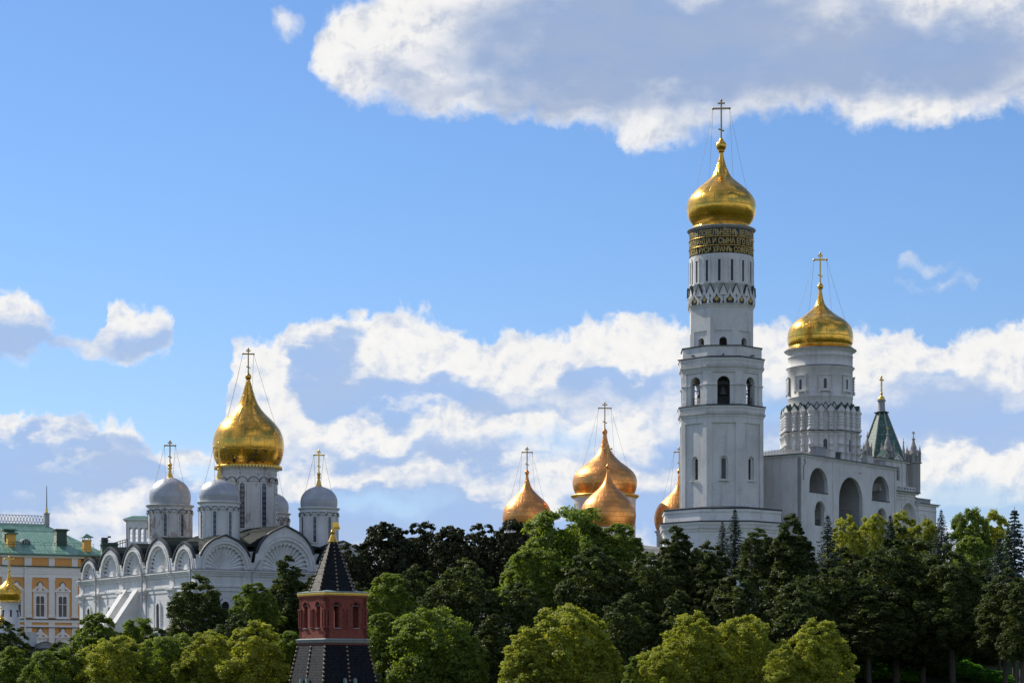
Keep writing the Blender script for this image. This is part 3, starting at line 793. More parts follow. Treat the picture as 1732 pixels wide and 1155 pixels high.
b.plate([(0, 0), (DP, 0), (DP, HT), (0, HT)], [], 0, .5, Matrix(((0, 1, 0, 0), (1, 0, 0, 0), (0, 0, 1, 0), (0, 0, 0, 1))))
b.box((.3, .8, HT / 2), (.72, .3, HT - .1)) if False else None
b.box((L / 2 + .25, DP + .2, HT / 2), (L + .5 - 1, .5, HT)); b.box((L - .25, DP / 2 + .4, HT / 2), (.5, DP - .3, HT))
b.build('side_wall', 'whitewash', bel)
# cornice, roof
b = MB()
for (e, h0, h1) in ((.12, HT - .1, HT + .18), (.32, HT + .18, HT + .42)):
    b.box((L / 2, DP / 2, (h0 + h1) / 2), (L + 2 * e, DP + 2 * e, h1 - h0))
b.build('cornice', 'whitewash', bel)
b = MB(); b.box((L / 2, DP / 2, HT + .50), (L + .95, DP + .95, .15)); b.build('green_eave', 'dark_green_metal', bel)
b = MB(); h = HT + .58
b.add([(-.4, -.4, h), (L + .4, -.4, h), (L + .4, DP + .4, h), (-.4, DP + .4, h), (6, 6, h + 1.6), (L - 6, 6, h + 1.6), (L - 6, DP - 6, h + 1.6), (6, DP - 6, h + 1.6)],
      [(0, 1, 5, 4), (1, 2, 6, 5), (2, 3, 7, 6), (3, 0, 4, 7), (4, 5, 6, 7)])
seamroof('seamed_grey_roof', (.12, .125, .125), (.22, .225, .225), .9, 0)
b.build('roof', 'seamed_grey_roof', bel)
for (t, w_, h_, yy, m_) in ((8.2, 3.2, 1.9, .8, 'grey_trim'), (14.5, 2.4, 1.3, .6, 'dark_edge'), (11.6, 1.8, 1.6, .3, 'whitewash'), (25.8, 2.2, 1.6, .6, 'whitewash'), (31.2, 2.2, 1.2, 1.0, 'grey_trim')):
    b = MB(); b.box((t, yy + .6, HT + .5 + h_ / 2), (w_, 1.2, h_)); b.box((t, yy + .6, HT + .5 + h_), (w_ + .25, 1.45, .12)); b.build('roof_parapet_block', m_, bel)
b = MB()
for i in range(20): b.box((-.35 + i * .0, .2 + i * .62, HT + 1.0), (.04, .04, .9))
b.box((-.35, 6.1, HT + 1.42), (.04, 12, .04)); b.box((-.35, 6.1, HT + 1.1), (.03, 12, .03)); b.build('roof_railing', 'grey_trim', bel)
b = MB(); b.sweep([(.9, HT - .3), (1.2, HT - .9), (.6, HT - 1.6), (.55, HT - 4)], .16, .16, -.3); b.build('drain_pipe', 'grey_trim', bel)
# the low round-ended wall that ties belfry to tower, with a small vent
# ------------------------------------------------------------------ second tower, standing in the belfry
D = 419.0; s = D / F
def zl(py): return zpx(py, D) - G0
loc, rz = tower_frame(1387.5, D)
fil = thing('round_tower', 'shorter white round bell tower with a gold dome rising from the belfry roof', 'bell tower', loc, rz)
R1 = 64.5 * s; RT2 = R_(31.5 - 45)
b = MB(); octo(b, [(R1, zl(802)), (R1, zl(737.5)), (R1 + .04, zl(737)), (R1 + .04, zl(734)), (R1 - .12, zl(733)), (R1 - .12, zl(699)), (R1 - .5, zl(698))], RT2); b.build('octagon_wall', 'whitewash', fil)
b = MB(); octo(b, [(R1 + .02, zl(738)), (R1 + .35, zl(736.5)), (R1 + .55, zl(735.2)), (R1 + .5, zl(734.4)), (R1 - .1, zl(733.6))], RT2); b.build('string_course', 'whitewash', fil)
b = MB(); octo(b, [(R1 + .58, zl(735.0)), (R1 + .56, zl(734.2)), (R1 - .1, zl(733.4))], RT2); b.build('ledge', 'dark_edge', fil)
ap = R1 * math.cos(math.pi / 8); side = 2 * R1 * math.sin(math.pi / 8)
def column(M, x, z0, z1, r, y=-.1, rings=8):
    pr = [(r * 1.35, z0), (r * 1.35, z0 + .35), (r, z0 + .5)]
    for i in range(1, rings):
        zz = z0 + .5 + (z1 - z0 - 1) * i / rings
        pr += [(r, zz - .10), (r * 1.16, zz - .06), (r * 1.16, zz + .06), (r, zz + .10)]
    pr += [(r, z1 - .5), (r * 1.4, z1 - .3), (r * 1.4, z1)]
    b = MB(); b.lathe(pr, 10, M @ T(x, y, 0)); return b
tri = lambda x, z0, z1, w: [(x - w, z0), (x + w, z0), (x, z1)]
for k in range(8):
    psi = RT2 + math.pi / 8 + k * math.pi / 4; M = face(psi, ap)
    for (za, zb, rg) in ((zl(802), zl(738.5), 4), (zl(733), zl(701), 5)):
        for x in (-side / 6, side / 6): column(M, x, za, zb, .38, -.12, rg).build('column', 'whitewash', fil)
        MC = face(RT2 + k * math.pi / 4, R1 - .05)
        column(MC, 0, za, zb, .52, -.05, rg).build('column', 'whitewash', fil)
    for x in (-side / 3, 0, side / 3):
        b = MB(); w = side / 6 - .5
        b.sweep([(x - w, zl(706)), (x - w, zl(719)), (x + w, zl(719)), (x + w, zl(706)), (x - w, zl(706))], .14, .14, -.02, M)
        b.build('panel_frame', 'whitewash', fil)
    for i in (-1, 0, 1):
        x = i * side / 3 * 1.0
    for x in (-side / 2 + .02, -side / 6, side / 6, side / 2 - .02):
        if x == side / 2 - .02: continue
        b = MB(); w = .78
        MM = M if abs(x) < side / 2 - .1 else face(RT2 + k * math.pi / 4, R1)
        xx = x if abs(x) < side / 2 - .1 else 0
        b.plate([(xx - w, zl(701)), (xx + w, zl(701)), (xx + w * .9, zl(699)), (xx, zl(691.5)), (xx - w * .9, zl(699))], [], -.35, .15, MM); o = b.build('pointed_gable', 'whitewash', fil)
        b = MB(); b.sweep([(xx - w, zl(698.5)), (xx, zl(690.2)), (xx + w, zl(698.5))], .13, 1.0, -.3, MM); b.build('green_capping', 'dark_green_metal', o)
for k in range(24):
    M = face(RT2 + R_(7.5) + k * R_(15), R1 - 1.0)
    b = MB(); b.plate([(-.62, zl(703)), (.62, zl(703)), (.55, zl(696)), (0, zl(687.5)), (-.55, zl(696))], [], -.15, .2, M); o = b.build('pointed_gable', 'whitewash', fil)
    b = MB(); b.sweep([(-.72, zl(697)), (0, zl(686)), (.72, zl(697))], .14, .7, -.2, M); b.build('green_capping', 'dark_green_metal', o)
M = face(R_(8), ap)
b = MB(); b.plate(arch(0, 1.0, zl(766), zl(746)), [arch(0, .7, zl(765.6), zl(748))], -.08, .2, M); o = b.build('window_frame', 'whitewash', fil)
b = MB(); b.plate(arch(0, .74, zl(765.4), zl(748)), [], -.02, .1, M); b.build('window', 'dark_glass', o)
M = face(R_(54), ap)
b = MB(); b.plate(arch(0, .5, zl(768), zl(748)), [], -.06, .1, M); b.build('window_slit', 'black_paint', fil)
R2 = 54.2 * s
b = MB(); b.lathe([(R2 + .25, zl(708)), (R2 + .25, zl(700)), (R2, zl(697)), (R2, zl(676.5)), (R2 + .1, zl(675.8)), (R2 + .1, zl(674.6)), (R2, zl(674)), (R2, zl(629)), (R2 + .08, zl(628.6)), (R2 + .08, zl(628)),
                   (R2 + .3, zl(626)), (R2 + .32, zl(625)), (R2, zl(623.4)), (R2, zl(607)), (R2 + .08, zl(606.6)), (R2 + .08, zl(605.4)), (R2, zl(605)), (R2, zl(600)), (R2 + .3, zl(597.6)), (R2 + .6, zl(596.4)), (R2 + .6, zl(595.6))], 96)
b.build('drum', 'whitewash', fil)
b = MB(); b.lathe([(R2 + .30, zl(625.2)), (R2 + .38, zl(624.8)), (R2 + .36, zl(624.2)), (R2 - .05, zl(623.0))], 96, caps=False); b.build('ledge', 'dark_edge', fil)
b = MB(); b.lathe([(R2 + .60, zl(595.7)), (R2 + .74, zl(595)), (R2 + .7, zl(594.2)), (52 * s, zl(592.5))], 96); b.build('eave', 'grey_trim', fil)
for k in range(8):
    M = face(R_(8.5 + 45 * k), R2)
    z0, z1 = zl(663.5), zl(646.5); c = (z0 + z1) / 2
    b = MB(); b.plate(rect(-1.15, 1.15, zl(667), zl(640)), [arch(0, .56, z0, z1)], -.14, -.02, M)
    for sx in (-1, 1):
        for i in range(6): b.box((sx * 1.2, -.16, zl(666) + i * .48 + .1), (.26, .24, .24), M)
    b.box((0, -.2, zl(640)), (2.6, .3, .2), M); b.box((0, -.2, zl(667)), (2.6, .3, .2), M); b.box((-1.1, -.22, zl(669)), (.4, .2, .3), M); b.box((1.1, -.22, zl(669)), (.4, .2, .3), M)
    o = b.build('window_frame', 'whitewash', fil)
    b = MB(); b.plate(arch(0, .6, z0 - .02, z1 + .02), [], -.05, .1, M); b.build('window', 'dark_glass', o)
onion(fil, 1387.5, D, [(58.5, 593), (55, 590), (52.4, 587), (54.4, 582), (55.2, 575), (55, 567), (53, 558.5), (48.5, 550), (40, 542), (30, 535.5), (21.5, 529), (14, 522.5), (9, 516.5), (6, 509), (4.2, 501), (3, 493), (2.4, 489)], 'gilding', 485, 5.2, (429, 10.5), crossm='gold_paint')
# ------------------------------------------------------------------ annex with green tent
def an(t): return t
D2 = 436.0; s = D2 / F
ann = thing('tent_tower', 'white gothic tower with green tiled tent roof and stone pinnacles beside the belfry', 'tower', (C0[0], C0[1], G0), AB)
t0, t1 = L + .0, tpx(1552); w_ = t1 - t0; tc_ = (t0 + t1) / 2; yf = .45; dp = 13.2
def zm(py, t=None): return zt(py, tc_ if t is None else t)
zA = zm(834)      # green ledge of the lower storey
c = tpx(1538); ca = (tpx(1520.5), tpx(1555.5))
c5 = tpx(1539)
b = MB(); b.plate(rect(t0, t1, 0, zA), [arch(c5, 4.6, 2, zm(850), 16)], yf, yf + .6); b.box(((t0 + t1) / 2, yf + dp / 2 + .3, zA / 2), (w_ - .01, dp - .62, zA - .02)) if False else None
b.build('lower_wall', 'whitewash', ann)
b = MB(); M90 = lambda x, y: Matrix(((0, -1, 0, x), (1, 0, 0, y), (0, 0, 1, 0), (0, 0, 0, 1)))
b.plate(rect(0, dp, 0, zA), [], 0, .5, M90(t1, yf)); b.plate(rect(0, w_, 0, zA), [], 0, .5, T(t0, yf + dp - .5, 0)); b.build('side_wall', 'whitewash', ann)
b = MB(); P = barrel(b, c5, 4.59, 2, zm(850), yf + .55, yf + 2.5); b.plate(P, [], yf + 2.5, yf + 2.8); b.build('arch_recess', 'cream_trim', ann)
b = MB(); b.sweep(archpath(c5, 2.65, zm(850) - 2.3), .4, .22, yf - .2); b.sweep(archpath(c5, 3.25, zm(850) - 2.3), .25, .14, yf - .12); b.build('arch_trim', 'whitewash', ann)
for tt in (tpx(1519.5), tpx(1556)):
    b = MB(); b.sweep([(tt + .5 * math.cos(a), zm(850) + .5 * math.sin(a)) for a in [R_(20 * i) for i in range(19)]], .14, .12, yf - .1)
    b.build('roundel', 'whitewash', ann)
def ring_box(mb, e, z0, z1, x0=t0, x1=t1, y0=yf, y1=yf + dp):
    mb.box(((x0 + x1) / 2 + (e / 2 if x0 == t0 else 0), (y0 + y1) / 2, (z0 + z1) / 2), (x1 - x0 + e, y1 - y0 + 2 * e, z1 - z0))
b = MB(); ring_box(b, .12, zm(845), zm(843.5)); ring_box(b, .2, zm(839), zm(837.6)); ring_box(b, .45, zA - .05, zA + .2); b.build('cornice', 'whitewash', ann)
b = MB(); ring_box(b, .75, zA + .2, zA + .38); b.build('green_ledge', 'dark_green_metal', ann)
# balustrade
zb0, zb1 = zA + .38, zm(822)
b = MB()
for (x0, x1, y) in ((t0 + .0, t1 + .1, yf + .2),):
    b.box(((x0 + x1) / 2, y, zb0 + .15), (x1 - x0, .4, .3)); b.box(((x0 + x1) / 2, y, zb1 - .12), (x1 - x0, .45, .24))
    n = 7
    for i in range(n + 1): b.box((x0 + .25 + (x1 - x0 - .5) * i / n, y, (zb0 + zb1) / 2), (.34, .38, zb1 - zb0))
b.box((t1 - .1, yf + dp / 2, zb1 - .12), (.4, dp, .24)); b.box((t1 - .1, yf + dp / 2, (zb0 + zb1) / 2), (.2, dp, zb1 - zb0 - .1))
b.build('balustrade', 'whitewash', ann)
# upper storey box
x0, x1 = t0 - 3.4, t1 - 1.3; y0, y1 = yf + 1.1, yf + 11.2
zU = zm(781)
wx = tpx(1530.5)
b = MB(); b.plate(rect(x0, x1, zb0 - .3, zU), [arch(wx, 1.05, zm(812), zm(789.5))], y0, y0 + .5)
b.plate(rect(0, y1 - y0, zb0 - .3, zU), [], 0, .5, M90(x1, y0)); b.plate(rect(x0, x1, zb0 - .3, zU), [], y1 - .5, y1); b.plate(rect(0, y1 - y0, zb0 - .3, zU), [], -.5, 0, M90(x0, y0))
b.build('upper_wall', 'whitewash', ann)
b = MB(); b.plate(arch(wx, 1.07, zm(812) - .02, zm(789.5) + .02), [], y0 + .3, y0 + .4); b.build('window', 'dark_glass', ann)
b = MB(); b.sweep([(wx - .7, zm(812))] + archpath(wx, .7, zm(789.5) - .45) + [(wx + .7, zm(812))], .2, .16, y0 - .14); b.build('window_frame', 'whitewash', ann)
b = MB()
for x in (x0 + .4, wx - 2.0, wx + 1.9, x1 - .35): b.box((x, y0 - .08, (zb0 + zU) / 2), (.45, .2, zU - zb0))
b.build('pilaster', 'whitewash', ann) if False else None
for x in (wx - 2.0, wx + 1.8):
    q = MB(); q.box((x, y0 - .08, (zb0 + zU) / 2), (.45, .2, zU - zb0)); q.build('pilaster', 'whitewash', ann)
b = MB(); b.box(((x0 + x1) / 2, (y0 + y1) / 2, zU + .12), (x1 - x0 + .7, y1 - y0 + .7, .24)); b.build('upper_cornice', 'whitewash', ann)
b = MB(); b.box(((x0 + x1) / 2, (y0 + y1) / 2, zU + .3), (x1 - x0 + 1.1, y1 - y0 + 1.1, .12)); b.build('green_eave', 'dark_green_metal', ann)
for x in (wx - .1, t0 - 1.2):
    b = MB(); b.plate([(x - 2.1, zU + .36), (x + 2.1, zU + .36), (x, zU + 1.7)], [[(x - 1.4, zU + .5), (x + 1.4, zU + .5), (x, zU + 1.35)]], y0 - .3, y0 - .05); b.plate([(x - 2.0, zU + .37), (x + 2.0, zU + .37), (x, zU + 1.6)], [], y0 - .04, y0 + .6); o = b.build('pediment', 'whitewash', ann)
    b = MB(); b.sweep([(x - 2.3, zU + .40), (x, zU + 1.85), (x + 2.3, zU + .40)], .12, 1.2, y0 - .4); b.build('green_capping', 'dark_green_metal', o)
# tent roof
XC = tpx(1491) + 1.2
Xc = xpx(1491, D2); cx = Xc - C0[0]; cy = D2 - C0[1]
lx = cx * UX + cy * UY; ly = -cx * UY + cy * UX
zt_ = lambda py: zpx(py, D2) - G0
RTn = math.pi / 8 + AB * 0
tent = MB(); Rb = 36.5 * s; tent.lathe([(Rb * 1.06, zt_(774) - .1), (Rb, zt_(769)), (9.3 * s, zt_(699))], 8, None, False, R_(10)); o = tent.build('tent_roof', 'green_tiles', ann); o.location = (lx, ly, 0); tent_o = o
for k in range(8):
    a = R_(10 + 45 * k); q = MB(); q.tube((Rb * 1.01 * math.sin(a), -Rb * 1.01 * math.cos(a), zt_(769)), (9.6 * s * math.sin(a), -9.6 * s * math.cos(a), zt_(699)), .16, .12, 6); q.build('roof_rib', 'grey_stone_and_shade', o)
b = MB(); b.lathe([(12 * s, zt_(698.6)), (12.8 * s, zt_(698)), (12.2 * s, zt_(697)), (6.5 * s, zt_(695.5))], 24); o = b.build('neck_ledge', 'dark_green_metal', ann); o.location = (lx, ly, 0)
b = MB(); b.lathe([(7.4 * s, zt_(696)), (6.2 * s, zt_(693)), (5.7 * s, zt_(684)), (5.7 * s, zt_(680)), (6.8 * s, zt_(678.4)), (7.8 * s, zt_(677.2)), (7.2 * s, zt_(676.4))], 24); o = b.build('neck', 'grey_trim', ann); o.location = (lx, ly, 0)
onion(ann, 1491, D2, [(5.6, 677), (5.9, 675), (5.4, 673), (3.6, 671), (1.8, 669.2), (1.1, 667.5)], 'gold_paint', 665.5, 2.4, (637, 4.6), ox=lx, oy=ly, crossm='gold_paint', chains=False, crosst=.24, n=24)
# pinnacles
def pinnacle(cx_, cy_, zb_, h, sc_, star=True, turret=None):
    """gothic finial: clustered spikes round a tall spire"""
    mb = MB()
    if turret: mb.lathe([(1.15 * sc_, turret), (1.15 * sc_, zb_ - .3), (1.4 * sc_, zb_ - .2), (1.4 * sc_, zb_)], 8, T(cx_, cy_, 0), False, R_(22.5))
    mb.lathe([(1.0 * sc_, zb_), (.95 * sc_, zb_ + h * .25), (.6 * sc_, zb_ + h * .42), (.5 * sc_, zb_ + h * .50), (.56 * sc_, zb_ + h * .52), (.3 * sc_, zb_ + h * .68), (.17 * sc_, zb_ + h * .80), (.30 * sc_, zb_ + h * .82), (.30 * sc_, zb_ + h * .85), (.12 * sc_, zb_ + h * .87), (.06 * sc_, zb_ + h)], 8, T(cx_, cy_, 0), False, R_(22.5))
    for i in range(8):
        a = R_(45 * i + 22.5); r = 1.05 * sc_; hh = h * (.46 if i % 2 else .60)
        mb.lathe([(.24 * sc_, zb_), (.24 * sc_, zb_ + hh * .5), (.32 * sc_, zb_ + hh * .53), (.22 * sc_, zb_ + hh * .6), (.03, zb_ + hh)], 6, T(cx_ + r * math.cos(a), cy_ + r * math.sin(a), 0), False)
    p = mb.build('pinnacle', 'grey_stone_and_shade', ann)
    if star:
        st = [((.42 if q % 2 == 0 else .17) * math.sin(q * math.pi / 6), zb_ + h + .3 + (.42 if q % 2 == 0 else .17) * math.cos(q * math.pi / 6)) for q in range(12)]
        q = MB(); q.plate(st, [], -.05, .05, T(cx_, cy_, 0) @ RZ(-AB + .1)); q.build('gold_star', 'dull_gold', p)
    return p
def lpos(px, t_y):
    """local x of a point seen at px with local depth t_y"""
    k = (px - 866) / F
    # X = C0x + UX*x - UY*y ; Y = C0y + UY*x + UX*y ; X = kY
    return (k * (C0[1] + UX * t_y) - C0[0] + UY * t_y) / (UX - k * UY)
pinnacle(lpos(1501.5, y0 + .3), y0 + .3, zm(772, t0 - 2), zpx(724, 424) - zpx(772, 424), 1.1)
pinnacle(lpos(1545, y0 + .3), y0 + .3, zm(777), zm(729) - zm(777), 1.15, True, zb0)
pinnacle(lpos(1528, y1 - 1), y1 - 1, zpx(777, 440) - G0, 5.4, .55, False)
pinnacle(lpos(1467, y0 + 5), y0 + 5, zpx(776, 432) - G0, 5.2, .75, False)
pinnacle(lpos(1453, y0 + 9), y0 + 9, zpx(776, 434) - G0, 5.0, .5, False)
# low wing at the far right
x2 = t1 + .55; x3 = tpx(1591)
zW = zt(857, x3)
b = MB(); b.box(((x2 + x3) / 2, yf + 4.5, zW / 2), (x3 - x2, 8, zW)); b.box(((x2 + x3) / 2, yf + .45, zW - .9), (x3 - x2 - .1, .16, .16))
b.sweep(archpath((x2 + x3) / 2 - 1, 1.6, zW - 3.2), .3, .14, yf + .38)
wing = thing('low_wing', 'low white wing at the far right end of the belfry', 'building', (C0[0], C0[1], G0), AB)
b.build('wall', 'whitewash', wing)
b = MB(); b.box(((x2 + x3) / 2 + .2, yf + 4.5, zW + .14), (x3 - x2 + .6, 8.6, .28)); b.build('cornice', 'whitewash', wing)
b = MB(); b.box(((x2 + x3) / 2 + .3, yf + 4.5, zW + .36), (x3 - x2 + 1.0, 9.0, .14)); b.build('green_eave', 'dark_green_metal', wing)
b = MB(); b.box(((x2 + x3) / 2 - .3, yf + 5, zW + .9), (x3 - x2 - .8, 7.2, .95)); b.box(((x2 + x3) / 2 - .3, yf + 5, zW + 1.42), (x3 - x2 - .5, 7.5, .12)); b.build('parapet', 'grey_trim', wing)
# ------------------------------------------------------------------ domes of the cathedral behind
dor = thing('domed_cathedral', 'white cathedral mostly hidden behind trees with four copper gold onion domes', 'cathedral', (xpx(960, 476), 476, G0))
bx = xpx(960, 476)
def ddome(px, Dd, prof, ballpy, ballr, cross, drum, rz=0.1):
    ox = xpx(px, Dd) - bx; oy = Dd - 476
    s_ = Dd / F
    onion(dor, px, Dd, prof, 'copper_gilding', ballpy, ballr, cross, ox, oy, 'dull_gold', True, .72, rz, crosst=.22)
    r, pt, pb = drum
    z = lambda py: zpx(py, Dd) - G0
    R = r * s_
    b = MB(); b.lathe([(R, z(pb)), (R, z(pt + 8)), (R + .1, z(pt + 7)), (R + .1, z(pt + 5.5)), (R + .02, z(pt + 5)), (R + .2, z(pt + 3)), (R + .45, z(pt + 1.2)), (R + .45, z(pt + .2)), (R - .4, z(pt - 1))], 64); o = b.build('drum', 'whitewash', dor); o.location = (ox, oy, 0)
    for k in range(8):
        M = face(R_(12 + 45 * k), R)
        q = MB(); q.plate(arch(0, .7, z(pb) + 1, z(pt + 12)), [], -.04, .1, M); w = q.build('window', 'dark_glass', o)
    return o
ddome(1023, 482, [(51, 838.5), (49.5, 836), (52.5, 829), (54.5, 820), (54.3, 812), (52, 804), (46, 796), (37, 788.5), (27, 781), (19.5, 774), (13.5, 767), (9, 759), (6.2, 750), (4.2, 741), (3.2, 734)], 730.5, 4.6, (681, 10.5), (52, 840, 930))
b = MB(); Dd = 482; s_ = Dd / F; b.lathe([(54.5 * s_, zpx(843, Dd) - G0), (58 * s_, zpx(839.5, Dd) - G0), (58 * s_, zpx(838, Dd) - G0), (50 * s_, zpx(836, Dd) - G0)], 64); o = b.build('gilded_eave', 'gold_paint', dor); o.location = (xpx(1023, Dd) - bx, Dd - 476, 0)
SM = [(42, 893), (44.8, 886), (46.8, 877), (47, 869), (45.2, 860), (40.5, 850), (33.5, 842), (25, 834), (17, 827), (10.8, 820), (7, 813), (4.6, 806), (3, 799), (2.3, 793)]
ddome(1028.5, 462, [(r, p) for r, p in SM], 789, 4, (752, 6), (43, 894, 960))
SL = [(r * .885, 893 - (893 - p) * .92 + 1) for r, p in SM]
ddome(891.5, 476, SL, 799, 3.8, (757, 8.5), (38, 894.5, 960))
ddome(1149, 480, [(r * .905, 893 - (893 - p) * .94 + 4) for r, p in SM], 797, 3.8, (757, 8.5), (38.5, 898, 960))
b = MB(); zr = zpx(935, 476) - G0; b.box((0, 0, zr / 2), (44, 26, zr)); b.build('wall', 'bright_whitewash', dor)
b = MB(); b.add([(-22.5, -13.5, zr), (22.5, -13.5, zr), (22.5, 13.5, zr), (-22.5, 13.5, zr), (0, 0, zr + 3.5)], [(0, 1, 4), (1, 2, 4), (2, 3, 4), (3, 0, 4)]); b.build('roof', 'grey_roof', dor)
# ------------------------------------------------------------------ five-domed cathedral on the left
# corner nearest the camera; local x runs right along the east front, local y runs back along the long south side
AX, AY = .843, .537
AA = math.atan2(AY, AX)
K0 = (-48.6, 350.0)
ar = thing('five_domed_cathedral', 'white cathedral with scalloped shell gables, a gold central dome and four grey domes', 'cathedral', (K0[0], K0[1], G0), AA)
def ta_(px): k = (px - 866) / F; return (-48.6 - 350 * k) / (.537 + .843 * k)     # along the side
def tb_(px): k = (px - 866) / F; return (48.6 + 350 * k) / (.843 - .537 * k)      # along the front
ZC_ = zpx(962.6, 350) - G0        # cornice height
LA, LB = 47.2, 30.0
# wall frames: x along wall to the right seen from outside, y inward
MF = I4                                                                     # front: x right, y back
MS = Matrix(((0, 1, 0, 0), (-1, 0, 0, LA), (0, 0, 1, 0), (0, 0, 0, 1)))      # side: wall x=0 is the far left end (local y=LA), x=LA the near corner; inward = +x
bs = [47.2, 39.4, 29.0, 19.7, 8.8, 0.0]
side_b = [LA - v for v in bs]                                               # 0 .. 47.2
front_b = [0.0, tb_(427), tb_(536), 30.0]
side_pk = [35.7, 37.1, 37.2, 37.7, 36.5]
front_pk = [37.5, 39.3, 37.2]
b = MB(); b.box((LB / 2, LA / 2, (ZC_ - 2.6) / 2), (LB - .04, LA - .04, ZC_ - 2.6)); b.build('wall', 'bright_whitewash', ar)
b = MB()
for (z0, z1, e) in ((ZC_ - 2.6, ZC_ - 2.3, .25), (ZC_ - 2.3, ZC_ - .9, .08), (ZC_ - .9, ZC_ - .55, .3), (ZC_ - .55, ZC_ - .25, .5), (ZC_ - .25, ZC_ - .0, .72)):
    b.box((LB / 2, LA / 2, (z0 + z1) / 2), (LB + 2 * e, LA + 2 * e, z1 - z0 + .0))
b.build('entablature', 'bright_whitewash', ar)
b = MB(); b.box((LB / 2, LA / 2, ZC_ + .04), (LB + 1.5, LA + 1.5, .07)); b.build('cornice_flashing', 'dark_edge', ar)
# middle belt
ZM = ZC_ - 9.3
b = MB()
for (z0, z1, e) in ((ZM - .8, ZM - .4, .15), (ZM - .4, ZM - .1, .35), (ZM - .1, ZM + .1, .5)): b.box((LB / 2, LA / 2, (z0 + z1) / 2), (LB + 2 * e, LA + 2 * e, z1 - z0))
b.build('belt_course', 'bright_whitewash', ar)
def pilaster(M, x, w, zt_):
    q = MB(); q.box((x, -.16, zt_ / 2), (w, .32, zt_), M); o = q.build('pilaster', 'bright_whitewash', ar)
    q = MB()
    for i, (h, e) in enumerate(((.0, .06), (.28, .14), (.7, .10), (1.0, .24), (1.3, .40), (1.55, .5))):
        q.box((x, -.16 - e / 2, zt_ - 1.75 + h + .12), (w + 2 * e, .32 + e, .27), M)
    for i in range(5): q.ball((x - w / 2 + w * (i + .5) / 5, -.5, zt_ - 1.2 + (.25 if i % 2 else 0)), .2, 6) if M is I4 else q.add(*_leaf(M, x - w / 2 + w * (i + .5) / 5, zt_ - 1.2 + (.25 if i % 2 else 0)))
    q.build('capital', 'bright_whitewash', o)
    # broken-out entablature above
    q = MB()
    for (z0, z1, e) in ((-2.6, -2.3, .45), (-2.3, -.9, .30), (-.9, -.55, .52), (-.55, -.25, .70), (-.25, -.02, .92)):
        q.box((x, -e / 2, ZC_ + (z0 + z1) / 2 + .003), (w + .2, e, z1 - z0 - .006), M)
    q.build('entablature_block', 'bright_whitewash', ar)
def _leaf(M, x, z):
    t = MB(); t.ball((0, 0, 0), .2, 6); N = M @ T(x, -.5, z)
    return [tuple(N @ Vector(p)) for p in t.v], t.f
def bay_panel(M, x0, x1, z0, z1, win=True):
    """stepped blind panel with a round-headed window between two pilasters"""
    xc = (x0 + x1) / 2; w = x1 - x0
    q = MB(); q.plate(rect(x0, x1, z0, z1), [rect(x0 + .5, x1 - .5, z0 + .01, z1 - .6)], -.14, .0, M); q.build('panel_frame', 'bright_whitewash', ar)
    q = MB(); q.plate(rect(x0 + .62, x1 - .62, z0 + .02, z1 - .9), [arch(xc, w * .42, z0 + .6, z1 - 1.6, 12)], -.08, .0, M) if w > 4.5 else None
    if w > 4.5: q.build('inner_panel', 'bright_whitewash', ar)
    if win:
        zt_ = z1 - 2.2; zb_ = z1 - 6.2; ww = min(1.3, w * .22)
        q = MB(); q.plate(arch(xc, ww + .7, zb_ - .3, zt_ + .4), [arch(xc, ww, zb_, zt_)], -.3, .0, M); o = q.build('window_surround', 'bright_whitewash', ar)
        q = MB(); q.plate(arch(xc, ww + .02, zb_ - .01, zt_ + .01), [], -.1, -.02, M); q.build('window', 'dark_glass', o)
